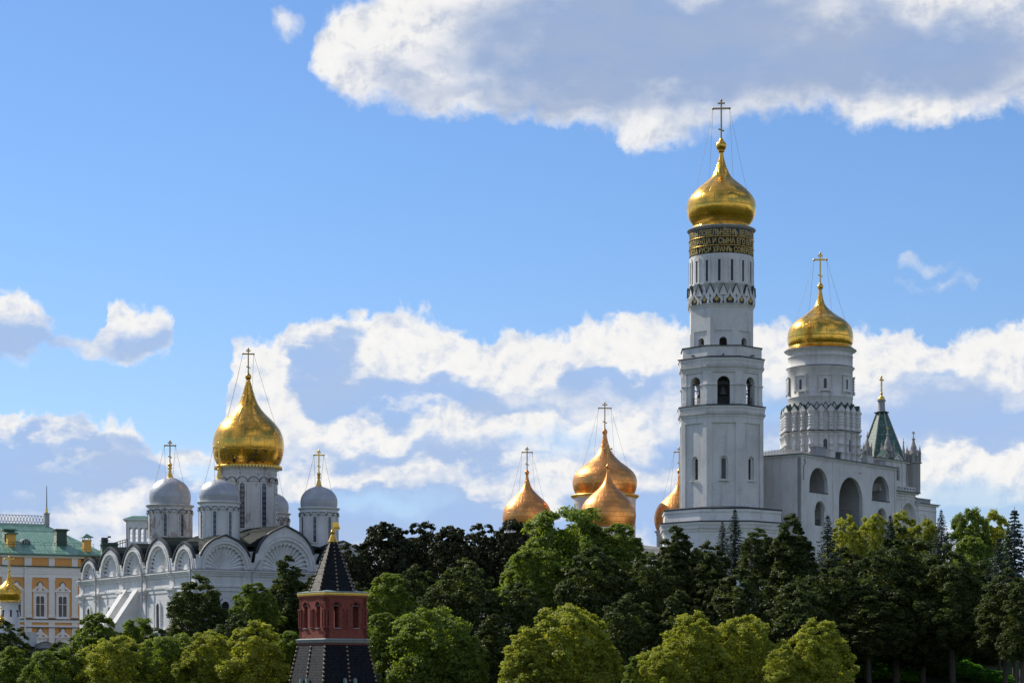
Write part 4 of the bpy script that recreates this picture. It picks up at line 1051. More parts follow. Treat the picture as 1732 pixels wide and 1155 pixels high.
def shell(M, x0, x1, zpk, zb_):
    """semicircular gable filled with a scallop shell, under a keeled roof edge"""
    xc = (x0 + x1) / 2; hw = (x1 - x0) / 2 - .12; H = zpk - zb_
    # outer outline: round shoulders rising to a soft point
    P = []
    for i in range(25):
        t = -1 + 2 * i / 24; a = abs(t)
        z = H * (math.sqrt(max(0, 1 - a ** 2.05)) * .94 + max(0, 1 - a / .3) ** 1.4 * .06)
        P.append((xc + hw * t, zb_ + max(z, 0)))
    P[0] = (xc - hw, zb_); P[-1] = (xc + hw, zb_)
    r = min(hw * .80, H * .70); zc_ = zb_ + .12
    hole_ = [(xc - r, zc_), (xc + r, zc_)] + [(xc + r * math.cos(math.pi * i / 20), zc_ + r * 1.04 * math.sin(math.pi * i / 20)) for i in range(1, 20)]
    outer = list(reversed(P))
    q = MB(); q.plate([P[-1]] + outer[1:-1] + [P[0]], [hole_], -.1, .75, M)
    o = q.build('gable', 'bright_whitewash', ar)
    # stepped archivolts
    q = MB()
    for rr, wd, dd, yy in ((r * 1.05, .26, .26, -.34), (r * 1.17, .2, .16, -.24)):
        q.sweep([(xc + rr * math.cos(math.pi * (1 - i / 24)), zc_ + rr * 1.04 * math.sin(math.pi * (1 - i / 24))) for i in range(25)], wd, dd, yy, M)
    q.build('archivolt', 'bright_whitewash', o)
    # the shell: radiating flutes with a scalloped rim
    nf = max(11, int(r * 4.0)) | 1; vs = []; fs = []
    rings = 7; fc = (xc, zc_ + r * .10)
    per = 6; N = nf * per
    for j in range(rings + 1):
        u = j / rings
        for i in range(N + 1):
            a = math.pi * (1 - i / N); ph = (i / per) % 1.0
            bulge = abs(math.sin(math.pi * ph))
            rad = r * (.16 + (.86 - .16) * u) * (1 + .075 * bulge * (u ** 3))
            depth = .62 - .50 * (u ** 1.3) * 0 - .36 * u * bulge - .12 * u
            vs.append((xc + rad * math.cos(a), depth, zc_ + .05 + rad * 1.04 * math.sin(a) * .985))
    for j in range(rings):
        for i in range(N):
            a = j * (N + 1) + i; fs.append((a, a + 1, a + N + 2, a + N + 1))
    sh = MB(); sh.add(vs, fs, M, False)
    # back plate and hub
    sh.plate(hole_, [], .66, .74, M)
    hub = [(xc + .22 * r * math.cos(math.pi * i / 10), zc_ + .02 + .24 * r * math.sin(math.pi * i / 10)) for i in range(11)]
    sh.plate(hub, [], .1, .64, M)
    # toothed rim
    k = nf
    sh.build('shell', 'bright_whitewash', o)
    q = MB()
    for i in range(k):
        a = math.pi * (i + .5) / k; ra = r * .93
        ww = math.pi * r / k * .5
        N2 = M @ T(xc + ra * math.cos(a), 0, zc_ + ra * 1.04 * math.sin(a)) @ Matrix.Rotation(-(a - math.pi / 2), 4, 'Y')
        q.plate([(-ww * 1.02, r * .07), (-ww * .95, 0), (-ww * .5, -r * .055), (0, -r * .075), (ww * .5, -r * .055), (ww * .95, 0), (ww * 1.02, r * .07)], [], -.05, .2, N2)
    q.build('scalloped_rim', 'bright_whitewash', o)
    # dark roof edge following the gable, and its curved roof running inwards
    top = [(x, z + .06) for x, z in P[1:-1]]
    q = MB(); q.sweep(top, .26, .5, -.38, M); q.build('roof_edge', 'dark_edge', o)
    return P
def vault(M, P, depth, name='vault_roof', y0=.05, rise=0.35, lo=-1e9, hi=1e9):
    P = [(min(max(x, lo), hi), z) for x, z in P]
    n = len(P); vs = []; fs = []
    st = 6; rnd = random.Random(int(P[0][0] * 100))
    for j in range(st + 1):
        y = y0 + depth * j / st
        for x, z in P:
            vs.append((x, y, z + .10 + rnd.uniform(-.05, .05) + rise * j / st))
    for j in range(st):
        for i in range(n - 1):
            a = j * n + i; fs.append((a, a + 1, a + n + 1, a + n))
    q = MB(); q.add(vs, fs, M, False); return q.build(name, 'dark_metal_roof', ar)
GB = ZC_ + .06
for M, bb, pk, dep in ((MS, side_b, side_pk, (13, 13, 13, 13, 9)), (MF, front_b, front_pk, (10, 17, 9))):
    for i in range(len(bb) - 1):
        P = shell(M, bb[i], bb[i + 1], pk[i] - G0, GB)
        vault(M, P, dep[i], lo=.85 if (M is MF and i == 0) else -1e9, hi=LA - .85 if (M is MS and i == 4) else 1e9)
        x0, x1 = bb[i] + .95, bb[i + 1] - .95
        if M is MS: bay_panel(M, x0, x1, ZM + .15, ZC_ - 2.65, i not in (2, ))
        else: bay_panel(M, x0, x1, ZM + .15, ZC_ - 2.65, True)
        bay_panel(M, x0, x1, 1, ZM - .85, False)
    for i, x in enumerate(bb):
        xx = min(max(x, .75), bb[-1] - .75)
        pilaster(M, xx, 1.4, ZC_ - 2.62)
        if 0 < i < len(bb) - 1:
            q = MB(); q.box((x, .2, GB + .55), (.55, .6, 1.1), M); q.box((x, .2, GB + 1.15), (.8, .85, .18), M); q.build('gable_pier', 'bright_whitewash', ar)
# drain pipes
def pipe(M, x, x_, zj):
    q = MB(); pts = [(x, zj + 1.7), (x + (x_ - x) * .5, zj + .6), (x_, zj - .4), (x_, zj - 3.4), (x_, 6)]
    for a, c in zip(pts, pts[1:]): q.tube(tuple(M @ Vector((a[0], -1.05, a[1]))), tuple(M @ Vector((c[0], -1.05, c[1]))), .13)
    q.build('drain_pipe', 'grey_trim', ar)
pipe(MS, side_b[1], side_b[1] + 1.3, ZC_); pipe(MS, side_b[3], side_b[3] + 1.0, ZC_); pipe(MS, LA - .4, LA + .0, ZC_); pipe(MF, front_b[1] + .9, front_b[1] - .6, ZC_)
# central roof mass
b = MB(); zr = 37.6 - G0
b.add([(1.5, 1.5, zr - 1.6), (LB - 1.5, 1.5, zr - 1.6), (LB - 1.5, LA - 1.5, zr - 1.6), (1.5, LA - 1.5, zr - 1.6), (9, 9, zr + .3), (LB - 6, 9, zr + .3), (LB - 6, LA - 12, zr), (9, LA - 12, zr)],
      [(0, 1, 5, 4), (1, 2, 6, 5), (2, 3, 7, 6), (3, 0, 4, 7), (4, 5, 6, 7)]); b.build('roof', 'dark_metal_roof', ar)
b = MB(); b.box((LB / 2, LA / 2, ZC_ + 1.5), (LB - 2.2, LA - 2.2, 3.2)); b.build('attic_wall', 'bright_whitewash', ar)
# apses bulging from the east front
for x, r_, h_ in ((5, 3.6, ZM - 3), (15, 4.6, ZM - 1), (25, 3.6, ZM - 3)):
    q = MB(); q.lathe([(r_, 0), (r_, h_), (r_ + .3, h_ + .1), (r_ + .3, h_ + .4)], 32, T(x, 0, 0)); q.build('apse', 'bright_whitewash', ar)
    q = MB(); q.lathe([(r_ + .4, h_ + .41), (.05, h_ + 2.2)], 32, T(x, 0, 0)); q.build('apse_roof', 'dark_metal_roof', ar)
# sloping buttresses against the long side
for px in (213, 232):
    t = LA - ta_(px)
    yy = 0; q = MB(); zt_ = zpx(997, 350 + .843 * ta_(px)) - G0
    w2 = .95
    prof = [(0, 0), (-6.0, 0), (-5.7, 2.0), (-.3, zt_), (0, zt_)]
    vs = [(t - w2, y, z) for y, z in prof] + [(t + w2, y, z) for y, z in prof]; n = 5
    fs = [tuple(range(n)), tuple(reversed(range(n, 2 * n)))] + [(i, n + i, n + (i + 1) % n, (i + 1) % n) for i in range(n)]
    q.add(vs, fs, MS); q.build('buttress', 'bright_whitewash', ar)
# drums and domes
def drum_dome(px, Dd, la, lb, gold_, r, zt_py, zb_py, prof, ball, cross, spike, nwin, woff, m='old_whitewash', wh=(0, 0), ww=.55):
    """la along the side (local y), lb along the front (local x)"""
    s_ = Dd / F; z = lambda py: zpx(py, Dd) - G0; R = r * s_
    b = MB(); zt_, zb_ = z(zt_py), z(zb_py)
    H = zt_ - zb_; e = R * .012
    zc1 = wh[0]
    b.lathe([(R, zb_ - 3), (R, z(wh[0]) + .25)], 64)
    b.lathe([(R + .02, z(wh[0]) + .25), (R + .14, z(wh[0]) + .3), (R + .14, z(wh[0]) + .5), (R + .03, z(wh[0]) + .55), (R + .03, zt_ - R * .24), (R + .10, zt_ - R * .22), (R + .10, zt_ - R * .18), (R + .05, zt_ - R * .17), (R + .05, zt_ - R * .11), (R * 1.06 + .08, zt_ - R * .05), (R * 1.09 + .1, zt_ - .02), (R * 1.09 + .12, zt_ + .06), (R * .98, zt_ + .16)], 64)
    o = b.build('drum', m, ar); o.location = (lb, la, 0)
    th0 = -math.atan2(xpx(px, 1), 1)
    for k in range(nwin):
        psi = R_(woff + 360 / nwin * k) - AA + th0
        M = face(psi, R)
        z0, z1 = z(wh[1]), z(wh[0]); 
        q = MB(); q.plate(arch(0, ww * 1.7, z0 - .2, z1 + .12), [arch(0, ww, z0, z1)], -.12, .1, M); fr = q.build('window_frame', m, o)
        q = MB(); q.plate(arch(0, ww + .02, z0 - .02, z1 + .02), [], -.03, .08, M); q.build('window', 'dark_glass', fr)
        q = MB(); nb = max(4, int((z1 - z0) / .75))
        for i in range(nb): q.box((0, -.05, z0 + (i + .5) * (z1 - z0) / nb), (ww * .72, .05, (z1 - z0) / nb * .62), M)
        q.box((0, -.035, (z0 + z1) / 2), (.05, .03, (z1 - z0) * .9), M)
        q.build('pane', 'pale_glass', fr)
    # blind arcade: slender shafts and little arches under the cornice
    na = nwin * 2
    for k in range(na):
        psi = R_(woff + 360 / na * (k + .5)) - AA + th0
        q = MB(); M = face(psi, R); q.box((0, -.05, (z(wh[1]) + z(wh[0])) / 2), (.16 * R / 3 + .05, .16, z(wh[0]) - z(wh[1]) + .3), M)
        q.build('shaft', m, o)
        psi = R_(woff + 360 / na * k) - AA + th0; M = face(psi, R)
        wv = math.pi * R / na
        q = MB(); q.sweep(archpath(0, wv * .86, z(wh[0]) + .08, 8), .14, .2, -.15, M); q.build('arcade_arch', m, o)
        q = MB(); q.sweep(archpath(0, wv * .98, z(wh[0]) + .14, 8), .07, .24, -.21, M); q.build('arcade_flashing', 'dark_edge', o)
    return o, s_, z
def silver_dome(px, Dd, la, lb, r, c_py, w0, w1, b_py, dome, spike, ball, cross, m):
    o, s_, z = drum_dome(px, Dd, la, lb, False, r, c_py, b_py, None, None, None, None, 8, -12, m, (w0, w1), .5)
    P = catmull([(rr * s_, z(py)) for rr, py in dome], 4)
    b = MB(); b.lathe([(max(a, .02), c) for a, c in P], 48); d = b.build('dome', 'grey_sheet_metal', ar); d.location = (lb, la, 0)
    P = catmull([(rr * s_, z(py)) for rr, py in spike], 4)
    b = MB(); b.lathe([(max(a, .02), c) for a, c in P], 16); sp_ = b.build('spike', 'gold_paint', d)
    b = MB(); b.ball((0, 0, z(ball[0])), ball[1] * s_, 14); b.lathe([(ball[1] * s_ * .7, z(ball[0]) - ball[1] * s_ * 1.9), (ball[1] * s_ * 1.15, z(ball[0]) - ball[1] * s_ * 1.5), (ball[1] * s_ * .5, z(ball[0]) - ball[1] * s_ * .9)], 12); b.build('finial_ball', 'gold_paint', d)
    zb_ = z(ball[0]) + ball[1] * s_ * .8
    R = P and max(rr for rr, _ in dome) * s_
    rm = .78 * R; zr = [z(py) for rr, py in dome if rr * s_ > rm][-1]
    ch = [(rm * math.sin(R_(a)), -rm * math.cos(R_(a)), zr, 1 if math.sin(R_(a)) > 0 else -1) for a in (40, -110, 150, -40)]
    orthodox_cross(d, zb_, z(cross[0]) - zb_, cross[1] * s_, 'gold_paint' if m != 'old_whitewash' else 'dull_gold', .2, -AA * .75, ch)
def pos(la, lb): return (la, lb)
def Dof(la, lb): return 350 + .843 * la + .537 * lb
for (px, la, lb, off, m) in ((287.5, 25, 6.6, (0, 0), 'old_whitewash'), (370.5, 6, 6.6, None, 'bright_whitewash'), (539.5, 6, 24.3, None, 'bright_whitewash'), (459, 25, 24.3, None, 'old_whitewash')):
    Dd = Dof(la, lb)
    # exact local position for this image column at that depth
    X = xpx(px, Dd) - K0[0]; Y = Dd - K0[1]; lb2 = X * AX + Y * AY; la2 = -X * AY + Y * AX
    if px == 287.5: a = dict(r=36.5, c_py=855.5, w0=871.5, w1=908, b_py=915, dome=[(33.5, 854), (34.6, 848), (35, 840), (33.8, 832), (30.8, 825), (26.5, 819), (20.5, 814), (13, 810), (5, 807.5)], spike=[(7.5, 810.5), (5, 806), (3.2, 800), (2.2, 794), (1.6, 789)], ball=(786, 3.8), cross=(746, 9))
    elif px == 370.5: a = dict(r=33.2, c_py=850, w0=866.5, w1=910.5, b_py=915, dome=[(32, 848), (33.2, 842), (33.3, 836), (31.8, 829.5), (28.6, 823.5), (23.8, 818.5), (17.5, 814.5), (10, 811.5), (4, 809.5)], spike=[(7, 812.5), (4.6, 807), (3, 800), (2.2, 795), (1.6, 791)], ball=(788.5, 3.6), cross=(749, 9))
    elif px == 539.5: a = dict(r=31.8, c_py=860.5, w0=875.5, w1=918, b_py=923, dome=[(30.2, 859), (31.2, 853), (31.3, 847), (30, 841), (27, 835.5), (22.5, 830.5), (16.5, 826.5), (9.5, 823.8), (4, 822)], spike=[(6.5, 825), (4.2, 819), (2.8, 813), (2.1, 808), (1.5, 804)], ball=(802, 3.5), cross=(762, 8.3))
    else: a = dict(r=29.5, c_py=869, w0=884, w1=925, b_py=930, dome=[(28.2, 868), (29.2, 862), (29.3, 856), (28, 850), (25, 845), (20.5, 840), (15, 836.5), (8.5, 834), (4, 832)], spike=[(6, 835), (4, 829), (2.6, 823), (2, 818), (1.5, 814)], ball=(812, 3.3), cross=(774, 8))
    silver_dome(px, Dd, la2, lb2, a['r'], a['c_py'], a['w0'], a['w1'], a['b_py'], a['dome'], a['spike'], a['ball'], a['cross'], m)
Dd = Dof(16.9, 17); px = 420
X = xpx(px, Dd) - K0[0]; Y = Dd - K0[1]; lb2 = X * AX + Y * AY; la2 = -X * AY + Y * AX
o, s_, z = drum_dome(px, Dd, la2, lb2, True, 47.6, 792.5, 900, None, None, None, None, 8, -12, 'old_whitewash', (820, 896), .82)
plaster('faint', (1, 1, 1), (1, 1, 1)) if False else None
b = MB(); b.lathe([(50 * s_, z(792.6)), (56.5 * s_, z(791)), (57.2 * s_, z(789.8)), (56.5 * s_, z(789.2)), (50 * s_, z(788))], 64); o2 = b.build('gilded_eave', 'gold_paint', ar); o2.location = (lb2, la2, 0)
q = MB()
for k in range(64):
    M = face(2 * math.pi * k / 64, 56.8 * s_)
    q.plate([(-.19, z(790.2)), (.19, z(790.2)), (.19, z(792)), (0, z(794.6)), (-.19, z(792))], [], -.04, .03, M)
q.lathe([(56.2 * s_, z(791.2)), (56.9 * s_, z(790.2))], 64, caps=False)
q.build('gilded_fringe', 'gold_paint', o2)
onion(ar, 420, Dd, [(50.5, 789), (53, 785), (56.3, 778), (58.7, 769), (60, 759), (59.8, 749), (57.8, 738), (53.8, 728), (47.5, 718.5), (39, 709.5), (30, 701), (22, 692), (16, 682.5), (11.8, 672), (8.4, 661), (5.6, 651), (3.2, 643)], 'worn_gilding', 637.5, 5.4, (590, 9.2), lb2, la2, 'dull_gold', True, .8, -AA * .75, crosst=.2)
# ------------------------------------------------------------------ orange and white palace, far left
PX_, PY_ = math.cos(R_(27)), math.sin(R_(27))
PA = R_(27)
P0 = (xpx(0, 430), 430.0)
pal = thing('palace', 'orange and white palace with green metal roof, chimneys and lattice crest at the left edge', 'palace', (P0[0], P0[1], G0), PA)
def tp(px): k = (px - 866) / F; return (P0[1] * k - P0[0]) / (PX_ - k * PY_)
def zp(py, px=60): return zpx(py, 430 + PY_ * tp(px)) - G0
X0, X1 = tp(-60), tp(137); XE = X1 + .0
zt_ = zp(936.5)
DEP = 22.0
b = MB(); b.box(((X0 + X1) / 2, DEP / 2, zt_ / 2), (X1 - X0, DEP, zt_)); b.build('wall', 'orange_plaster', pal)
def band(name, py0, py1, e, m='cream_trim', px=60):
    q = MB(); z0, z1 = zp(py1, px), zp(py0, px)
    q.box(((X0 + X1) / 2, DEP / 2, (z0 + z1) / 2), (X1 - X0 + 2 * e, DEP + 2 * e, z1 - z0)); return q.build(name, m, pal)
band('cornice', 938.2, 934.6 + 8, .5); 
# attic storey with orange panels between white piers: y 943..955
z_a0, z_a1 = zp(957.5), zp(943)
band('attic_ledge', 956.6, 958.4, .75, 'dark_green_metal')
band('frieze', 958.5, 970, .35); band('frieze_moulding', 964.5, 965.6, .45, 'cream_trim'); band('architrave', 970.1, 976, .22); band('architrave_lip', 975, 976.2, .32)
piers = [-45, -5, 50, 90.5, 126.5]
winx = [28, 67.5, 105.5]
piers = [-32, 8.5, 48, 87, 126]
for p in piers:
    q = MB(); t = tp(p); q.box((t, -.1, (z_a0 + z_a1) / 2), (1.15, .22, z_a1 - z_a0 - .02)); q.build('attic_pier', 'cream_trim', pal)
# main pilasters
zp0, zp1 = zp(1044), zp(976.2)
for p in piers:
    t = tp(p); q = MB(); q.box((t, -.14, (zp0 + zp1) / 2), (1.15, .3, zp1 - zp0)); q.box((t, -.2, zp1 - .3), (1.4, .42, .3)); q.box((t, -.2, zp0 + .2), (1.35, .4, .4))
    q.sweep([(t - .35, zp0 + .8), (t + .35, zp0 + .8), (t + .35, zp1 - .8), (t - .35, zp1 - .8), (t - .35, zp0 + .8)], .06, .05, -.33)
    q.build('pilaster', 'cream_trim', pal)
t = tp(131); q = MB(); q.box((X1 - .3, -.05, (zp0 + zp1) / 2), (.6, .12, zp1 - zp0)); 
def window(t, zb_, zt2):
    """paired round-headed windows in a carved surround under a small gable"""
    w = 2.6
    q = MB(); q.plate(rect(t - w / 2, t + w / 2, zb_, zt2), [arch(t - .42, .72, zb_ + .35, zt2 - .75, 10), arch(t + .42, .72, zb_ + .35, zt2 - .75, 10)], -.22, .0)
    for sx in (-1, 1): q.box((t + sx * 1.1, -.26, (zb_ + zt2) / 2), (.18, .12, zt2 - zb_ - .2))
    q.sweep(archpath(t - .42, .44, zt2 - 1.1), .12, .1, -.28); q.sweep(archpath(t + .42, .44, zt2 - 1.1), .12, .1, -.28)
    q.box((t, -.28, zt2 - .06), (w + .2, .3, .16)); q.box((t, -.26, zb_ + .1), (w + .3, .34, .2))
    o = q.build('window_frame', 'cream_trim', pal)
    g = MB(); g.plate(arch(t - .42, .74, zb_ + .34, zt2 - .74, 10), [], -.1, -.04); g.plate(arch(t + .42, .74, zb_ + .34, zt2 - .74, 10), [], -.1, -.04); g.box((t, -.08, zb_ + 1.5), (.2, .03, 2)); g.build('window', 'dark_glass', o)
    g = MB(); zz = zb_ + (zt2 - zb_) * .55
    g.box((t, -.14, zz), (1.55, .05, .12)); g.box((t, -.14, (zb_ + zz) / 2 + .2), (.16, .05, zz - zb_ - .1)); g.box((t, -.14, zb_ + .4), (1.55, .05, .1)); g.build('window_bars', 'white_paint', o)
    g = MB()
    g.plate([(t - 1.75, zt2 + .12), (t + 1.75, zt2 + .12), (t + 1.5, zt2 + .42), (t + .55, zt2 + 1.15), (t + .4, zt2 + 1.6), (t, zt2 + 1.95), (t - .4, zt2 + 1.6), (t - .55, zt2 + 1.15), (t - 1.5, zt2 + .42)], [[(t - 1.0, zt2 + .32), (t - .35, zt2 + .32), (t - .35, zt2 + .8)], [(t + .35, zt2 + .32), (t + 1.0, zt2 + .32), (t + .35, zt2 + .8)]], -.3, .0)
    g.build('pediment', 'cream_trim', o)
    g = MB(); g.sweep([(t - .52, zt2 + 1.2), (t - .42, zt2 + 1.68), (t, zt2 + 2.05), (t + .42, zt2 + 1.68), (t + .52, zt2 + 1.2)], .1, .3, -.36); g.build('pediment_flashing', 'dark_edge', o)
zwb, zwt = zp(1046), zp(1001)
for p in [-12] + winx: window(tp(p), zwb, zwt)
band('string_ledge', 1045.8, 1047.5, .4, 'dark_edge'); band('string_course', 1047.6, 1052, .3); band('lower_string', 1056.5, 1060, .3); band('lower_ledge', 1059.8, 1061, .42, 'dark_edge')
for i, p in enumerate(piers):
    t = tp(p); q = MB(); q.box((t, -.12, (zp(1047) + zp(1120)) / 2), (1.15, .26, zp(1047) - zp(1120))); q.build('pilaster', 'cream_trim', pal)
for p in [-12] + winx: window(tp(p), zp(1120), zp(1079))
q = MB(); t = tp(41); q.tube((t, -.6, zt_), (t, -.6, 2), .14); q.build('drain_pipe', 'cream_trim', pal)
# hipped roof
ze = zp(937.5) + .12; zr = zp(889, 60)
yr = 13.0; _k = (84 - 866) / F; xr = (_k * (P0[1] + PX_ * yr) - P0[0] + PY_ * yr) / (PX_ - _k * PY_) - .9
b = MB()
b.add([(X0 - 1, -1.0, ze), (X1 + 5.5, -1.0, ze - .0), (X1 + 5.5, DEP + 1, ze), (X0 - 1, DEP + 1, ze), (X0 - 1, yr, zr + 1.2), (xr, yr, zr + 1.2), (X0 - 1, yr + 3, zr + 1.2), (xr, yr + 3, zr + 1.2)],
      [(0, 1, 5, 4), (1, 2, 7, 5), (2, 3, 6, 7), (4, 5, 7, 6)]); b.build('roof', 'green_roof', pal)
b = MB(); b.box(((X0 + X1 + 5) / 2, DEP / 2, ze - .16), (X1 - X0 + 7, DEP + 2.2, .28)); b.build('green_eave', 'green_metal', pal)
b = MB(); b.box((X1 + 2.2, DEP / 2 + 1.2, (zt_ + ze) / 2 - 5), (4.4, DEP - 2.4, 9.8)); b.build('side_wall', 'orange_plaster', pal)
# lattice crest and flagpole
zc0 = zr + 1.2
b = MB(); x_a, x_b = X0, xr - .2; hh2 = 1.7
for z_ in (.08, hh2 * .28, hh2): b.box(((x_a + x_b) / 2, yr, zc0 + z_), (x_b - x_a, .12, .1))
n = int((x_b - x_a) / .62)
for i in range(n):
    x = x_a + (i + .5) * (x_b - x_a) / n
    b.tube((x - .31, yr, zc0 + .1), (x + .31, yr, zc0 + hh2), .05, None, 4); b.tube((x + .31, yr, zc0 + .1), (x - .31, yr, zc0 + hh2), .05, None, 4)
    b.lathe([(.20, -.04), (.24, 0), (.20, .04)], 8, T(x, yr, zc0 + hh2 * .55) @ Matrix.Rotation(R_(90), 4, 'X'), True, 0, False)
b.build('roof_crest', 'grey_trim', pal)
b = MB(); b.box((xr + .3, yr, zc0 + .9), (.9, .9, 2.4)); b.box((xr + .3, yr, zc0 + 2.15), (1.1, 1.1, .2)); o = b.build('pole_base', 'grey_trim', pal)
b = MB(); b.tube((xr + .3, yr, zc0 + 2), (xr + .3, yr, zc0 + 7.6), .15, .07, 8); b.build('flagpole', 'grey_trim', o)
b = MB(); b.lathe([(.16, 0), (.3, .2), (.18, .5), (.25, .8), (.1, 1.2)], 10, T(xr + .3, yr, zc0 + 2.2)); b.build('pole_collar', 'gold_paint', o)
def roof_z(y): return ze + (zc0 - ze) * (y + 1) / (yr + 1)
def lx_(px, yy):
    k = (px - 866) / F
    return (k * (P0[1] + PX_ * yy) - P0[0] + PY_ * yy) / (PX_ - k * PY_)
def chimney(px, yy, w, h, m, cap, style):
    x = lx_(px, yy); z0 = roof_z(yy)
    q = MB(); q.box((x, yy, z0 + h / 2 - 1), (w, w, h + 2)); q.box((x, yy, z0 + .35), (w + .16, w + .16, .3)); q.box((x, yy, z0 + h - .15), (w + .2, w + .2, .22))
    o = q.build('chimney', m, pal)
    q = MB()
    if style == 'flat': q.box((x, yy, z0 + h + .1), (w + .9, w + .9, .16)); q.box((x, yy, z0 + h + .25), (w + .4, w + .4, .14))
    else:
        for i in (-1, 1):
            for j in (-1, 1): q.box((x + i * w * .42, yy + j * w * .42, z0 + h + .2), (.1, .1, .5))
        zz = z0 + h + .42; e = w / 2 + .45
        q.add([(x - e, yy - e, zz), (x + e, yy - e, zz), (x + e, yy + e, zz), (x - e, yy + e, zz), (x, yy, zz + .8)], [(0, 1, 4), (1, 2, 4), (2, 3, 4), (3, 0, 4), (3, 2, 1, 0)])
    q.build('chimney_cap', cap, o)
chimney(18.5, 2.6, 1.5, 2.1, 'yellow_plaster', 'green_metal', 'flat')
chimney(14, 5.2, 1.9, 1.7, 'dark_green_metal', 'green_metal', 'flat')
chimney(102, 3.9, 2.0, 2.5, 'dark_green_metal', 'dark_green_metal', 'flat')
chimney(146.5, 1.2, 1.4, 2.0, 'yellow_plaster', 'green_metal', 'tent')
b = MB(); x = lx_(43.5, 3.6); z0 = roof_z(3.6)
b.lathe([(.95, 0), (.95, 3.4)], 20, T(x, 3.4, z0) @ Matrix.Rotation(R_(-90), 4, 'X')); d = b.build('roof_dormer', 'green_metal', pal)
q = MB(); q.plate([(x + .82 * math.cos(R_(i * 15)), z0 + .02 + .82 * math.sin(R_(i * 15))) for i in range(13)], [], 3.3, 3.36); q.build('window', 'dark_glass', d)
q = MB(); q.sweep([(x + .88 * math.cos(R_(180 - i * 15)), z0 + .02 + .88 * math.sin(R_(i * 15))) for i in range(13)], .14, .2, 3.2)
for i in (-1, 0, 1): q.box((x + i * .33, 3.25, z0 + .38), (.07, .05, .78))
q.build('window_frame', 'white_paint', d)
# snow rail along the eave
b = MB(); yy = 1.6; z0 = roof_z(yy)
xa, xb = X0, X1 + 3
for i in range(14): b.box((xa + (xb - xa) * i / 13, yy, z0 + .55), (.06, .06, 1.1))
for h in (.6, 1.08): b.box(((xa + xb) / 2, yy, z0 + h), (xb - xa, .05, .05))
b.build('snow_rail', 'dark_green_metal', pal)
# ------------------------------------------------------------------ rooftop pavilion and vents seen over the cathedral
Dv = 470.0; s_ = Dv / F
pv = thing('roof_lantern', 'pale glazed rooftop lantern with green roof peeping above the cathedral roof', 'lantern', (xpx(236, Dv), Dv, G0), .1)
z = lambda py: zpx(py, Dv) - G0
w = 21 * s_
b = MB()
for k in range(4):
    M = RZ(k * math.pi / 2) @ T(0, -w, 0)
    hs = [arch(-w * .66 + i * w * .44, w * .30, z(917), z(893), 8) for i in range(4)]
    b.plate(rect(-w, w, z(935), z(881)), hs, 0, .25, M)
b.box((0, 0, z(935) / 2), (2 * w + .6, 2 * w + .6, z(935)))
b.build('wall', 'white_paint', pv)
b = MB()
for k in range(4):
    M = RZ(k * math.pi / 2) @ T(0, -w, 0)
    for i in range(4):
        for zz in (902, 909): b.box((-w * .66 + i * w * .44, .1, z(zz)), (w * .3, .08, .08), M)
b.box((0, 0, z(930)), (2 * w - .3, 2 * w - .3, .2))
b.build('glazing_bar', 'white_paint', pv)
b = MB(); e = w + .6; zz = z(881)
b.box((0, 0, zz + .12), (2 * e, 2 * e, .24)); b.build('cornice', 'white_paint', pv)
b = MB(); e -= .1; zz += .26
b.add([(-e, -e, zz), (e, -e, zz), (e, e, zz), (-e, e, zz), (-e * .45, -e * .45, z(873)), (e * .45, -e * .45, z(873)), (e * .45, e * .45, z(873)), (-e * .45, e * .45, z(873))], [(0, 1, 5, 4), (1, 2, 6, 5), (2, 3, 7, 6), (3, 0, 4, 7), (4, 5, 6, 7)]); b.build('roof', 'green_metal', pv)
def zq(py, Dq): return zpx(py, Dq) - G0
vt = thing('roof_vent', 'small dark green roof vent with a weathervane between palace and cathedral', 'vent', (xpx(174, 440), 440, G0), .3)
b = MB(); b.box((0, 0, zq(938, 440) / 2), (3, 3, zq(938, 440))); b.build('stair_wall', 'yellow_plaster', vt)
b = MB(); b.box((1.2, 0, zq(930, 440)), (3.0, 3.0, 2.8)); b.add([(-.6, -1.8, zq(922, 440)), (3, -1.8, zq(922, 440)), (3, 1.8, zq(922, 440)), (-.6, 1.8, zq(922, 440)), (1.2, 0, zq(918, 440))], [(0, 1, 4), (1, 2, 4), (2, 3, 4), (3, 0, 4)]); b.build('green_box', 'dark_green_metal', vt)
b = MB(); b.box((.2, -.6, zq(918, 440)), (1.1, 1.1, 2.0)); b.add([(-.7, -1.5, zq(914.5, 440)), (1.1, -1.5, zq(914.5, 440)), (1.1, .3, zq(914.5, 440)), (-.7, .3, zq(914.5, 440)), (.2, -.6, zq(911.5, 440))], [(0, 1, 4), (1, 2, 4), (2, 3, 4), (3, 0, 4)]); b.build('vent_hood', 'dark_edge', vt)
b = MB(); b.tube((.95, 0, zq(918, 440)), (.95, 0, zq(906.5, 440)), .05); b.box((1.25, 0, zq(907.5, 440)), (.6, .05, .35)); b.build('weathervane', 'dark_edge', vt)
lad = MB(); Dl = 455; xa, xb = xpx(186, Dl), xpx(216, Dl)
for zz in (zpx(918.5, Dl), zpx(914.5, Dl)): lad.tube((xa, Dl, zz - .6), (xb, Dl, zz + .4), .09, None, 5)
for i in range(8): u = i / 7; lad.tube((xa + (xb - xa) * u, Dl, zpx(940, Dl)), (xa + (xb - xa) * u, Dl, zpx(914.5, Dl) - .6 + u), .08, None, 5)
tag(lad.build('roof_handrail', 'terracotta_trim'), 'rusty handrail along a roof ridge left of the rooftop lantern', 'handrail')
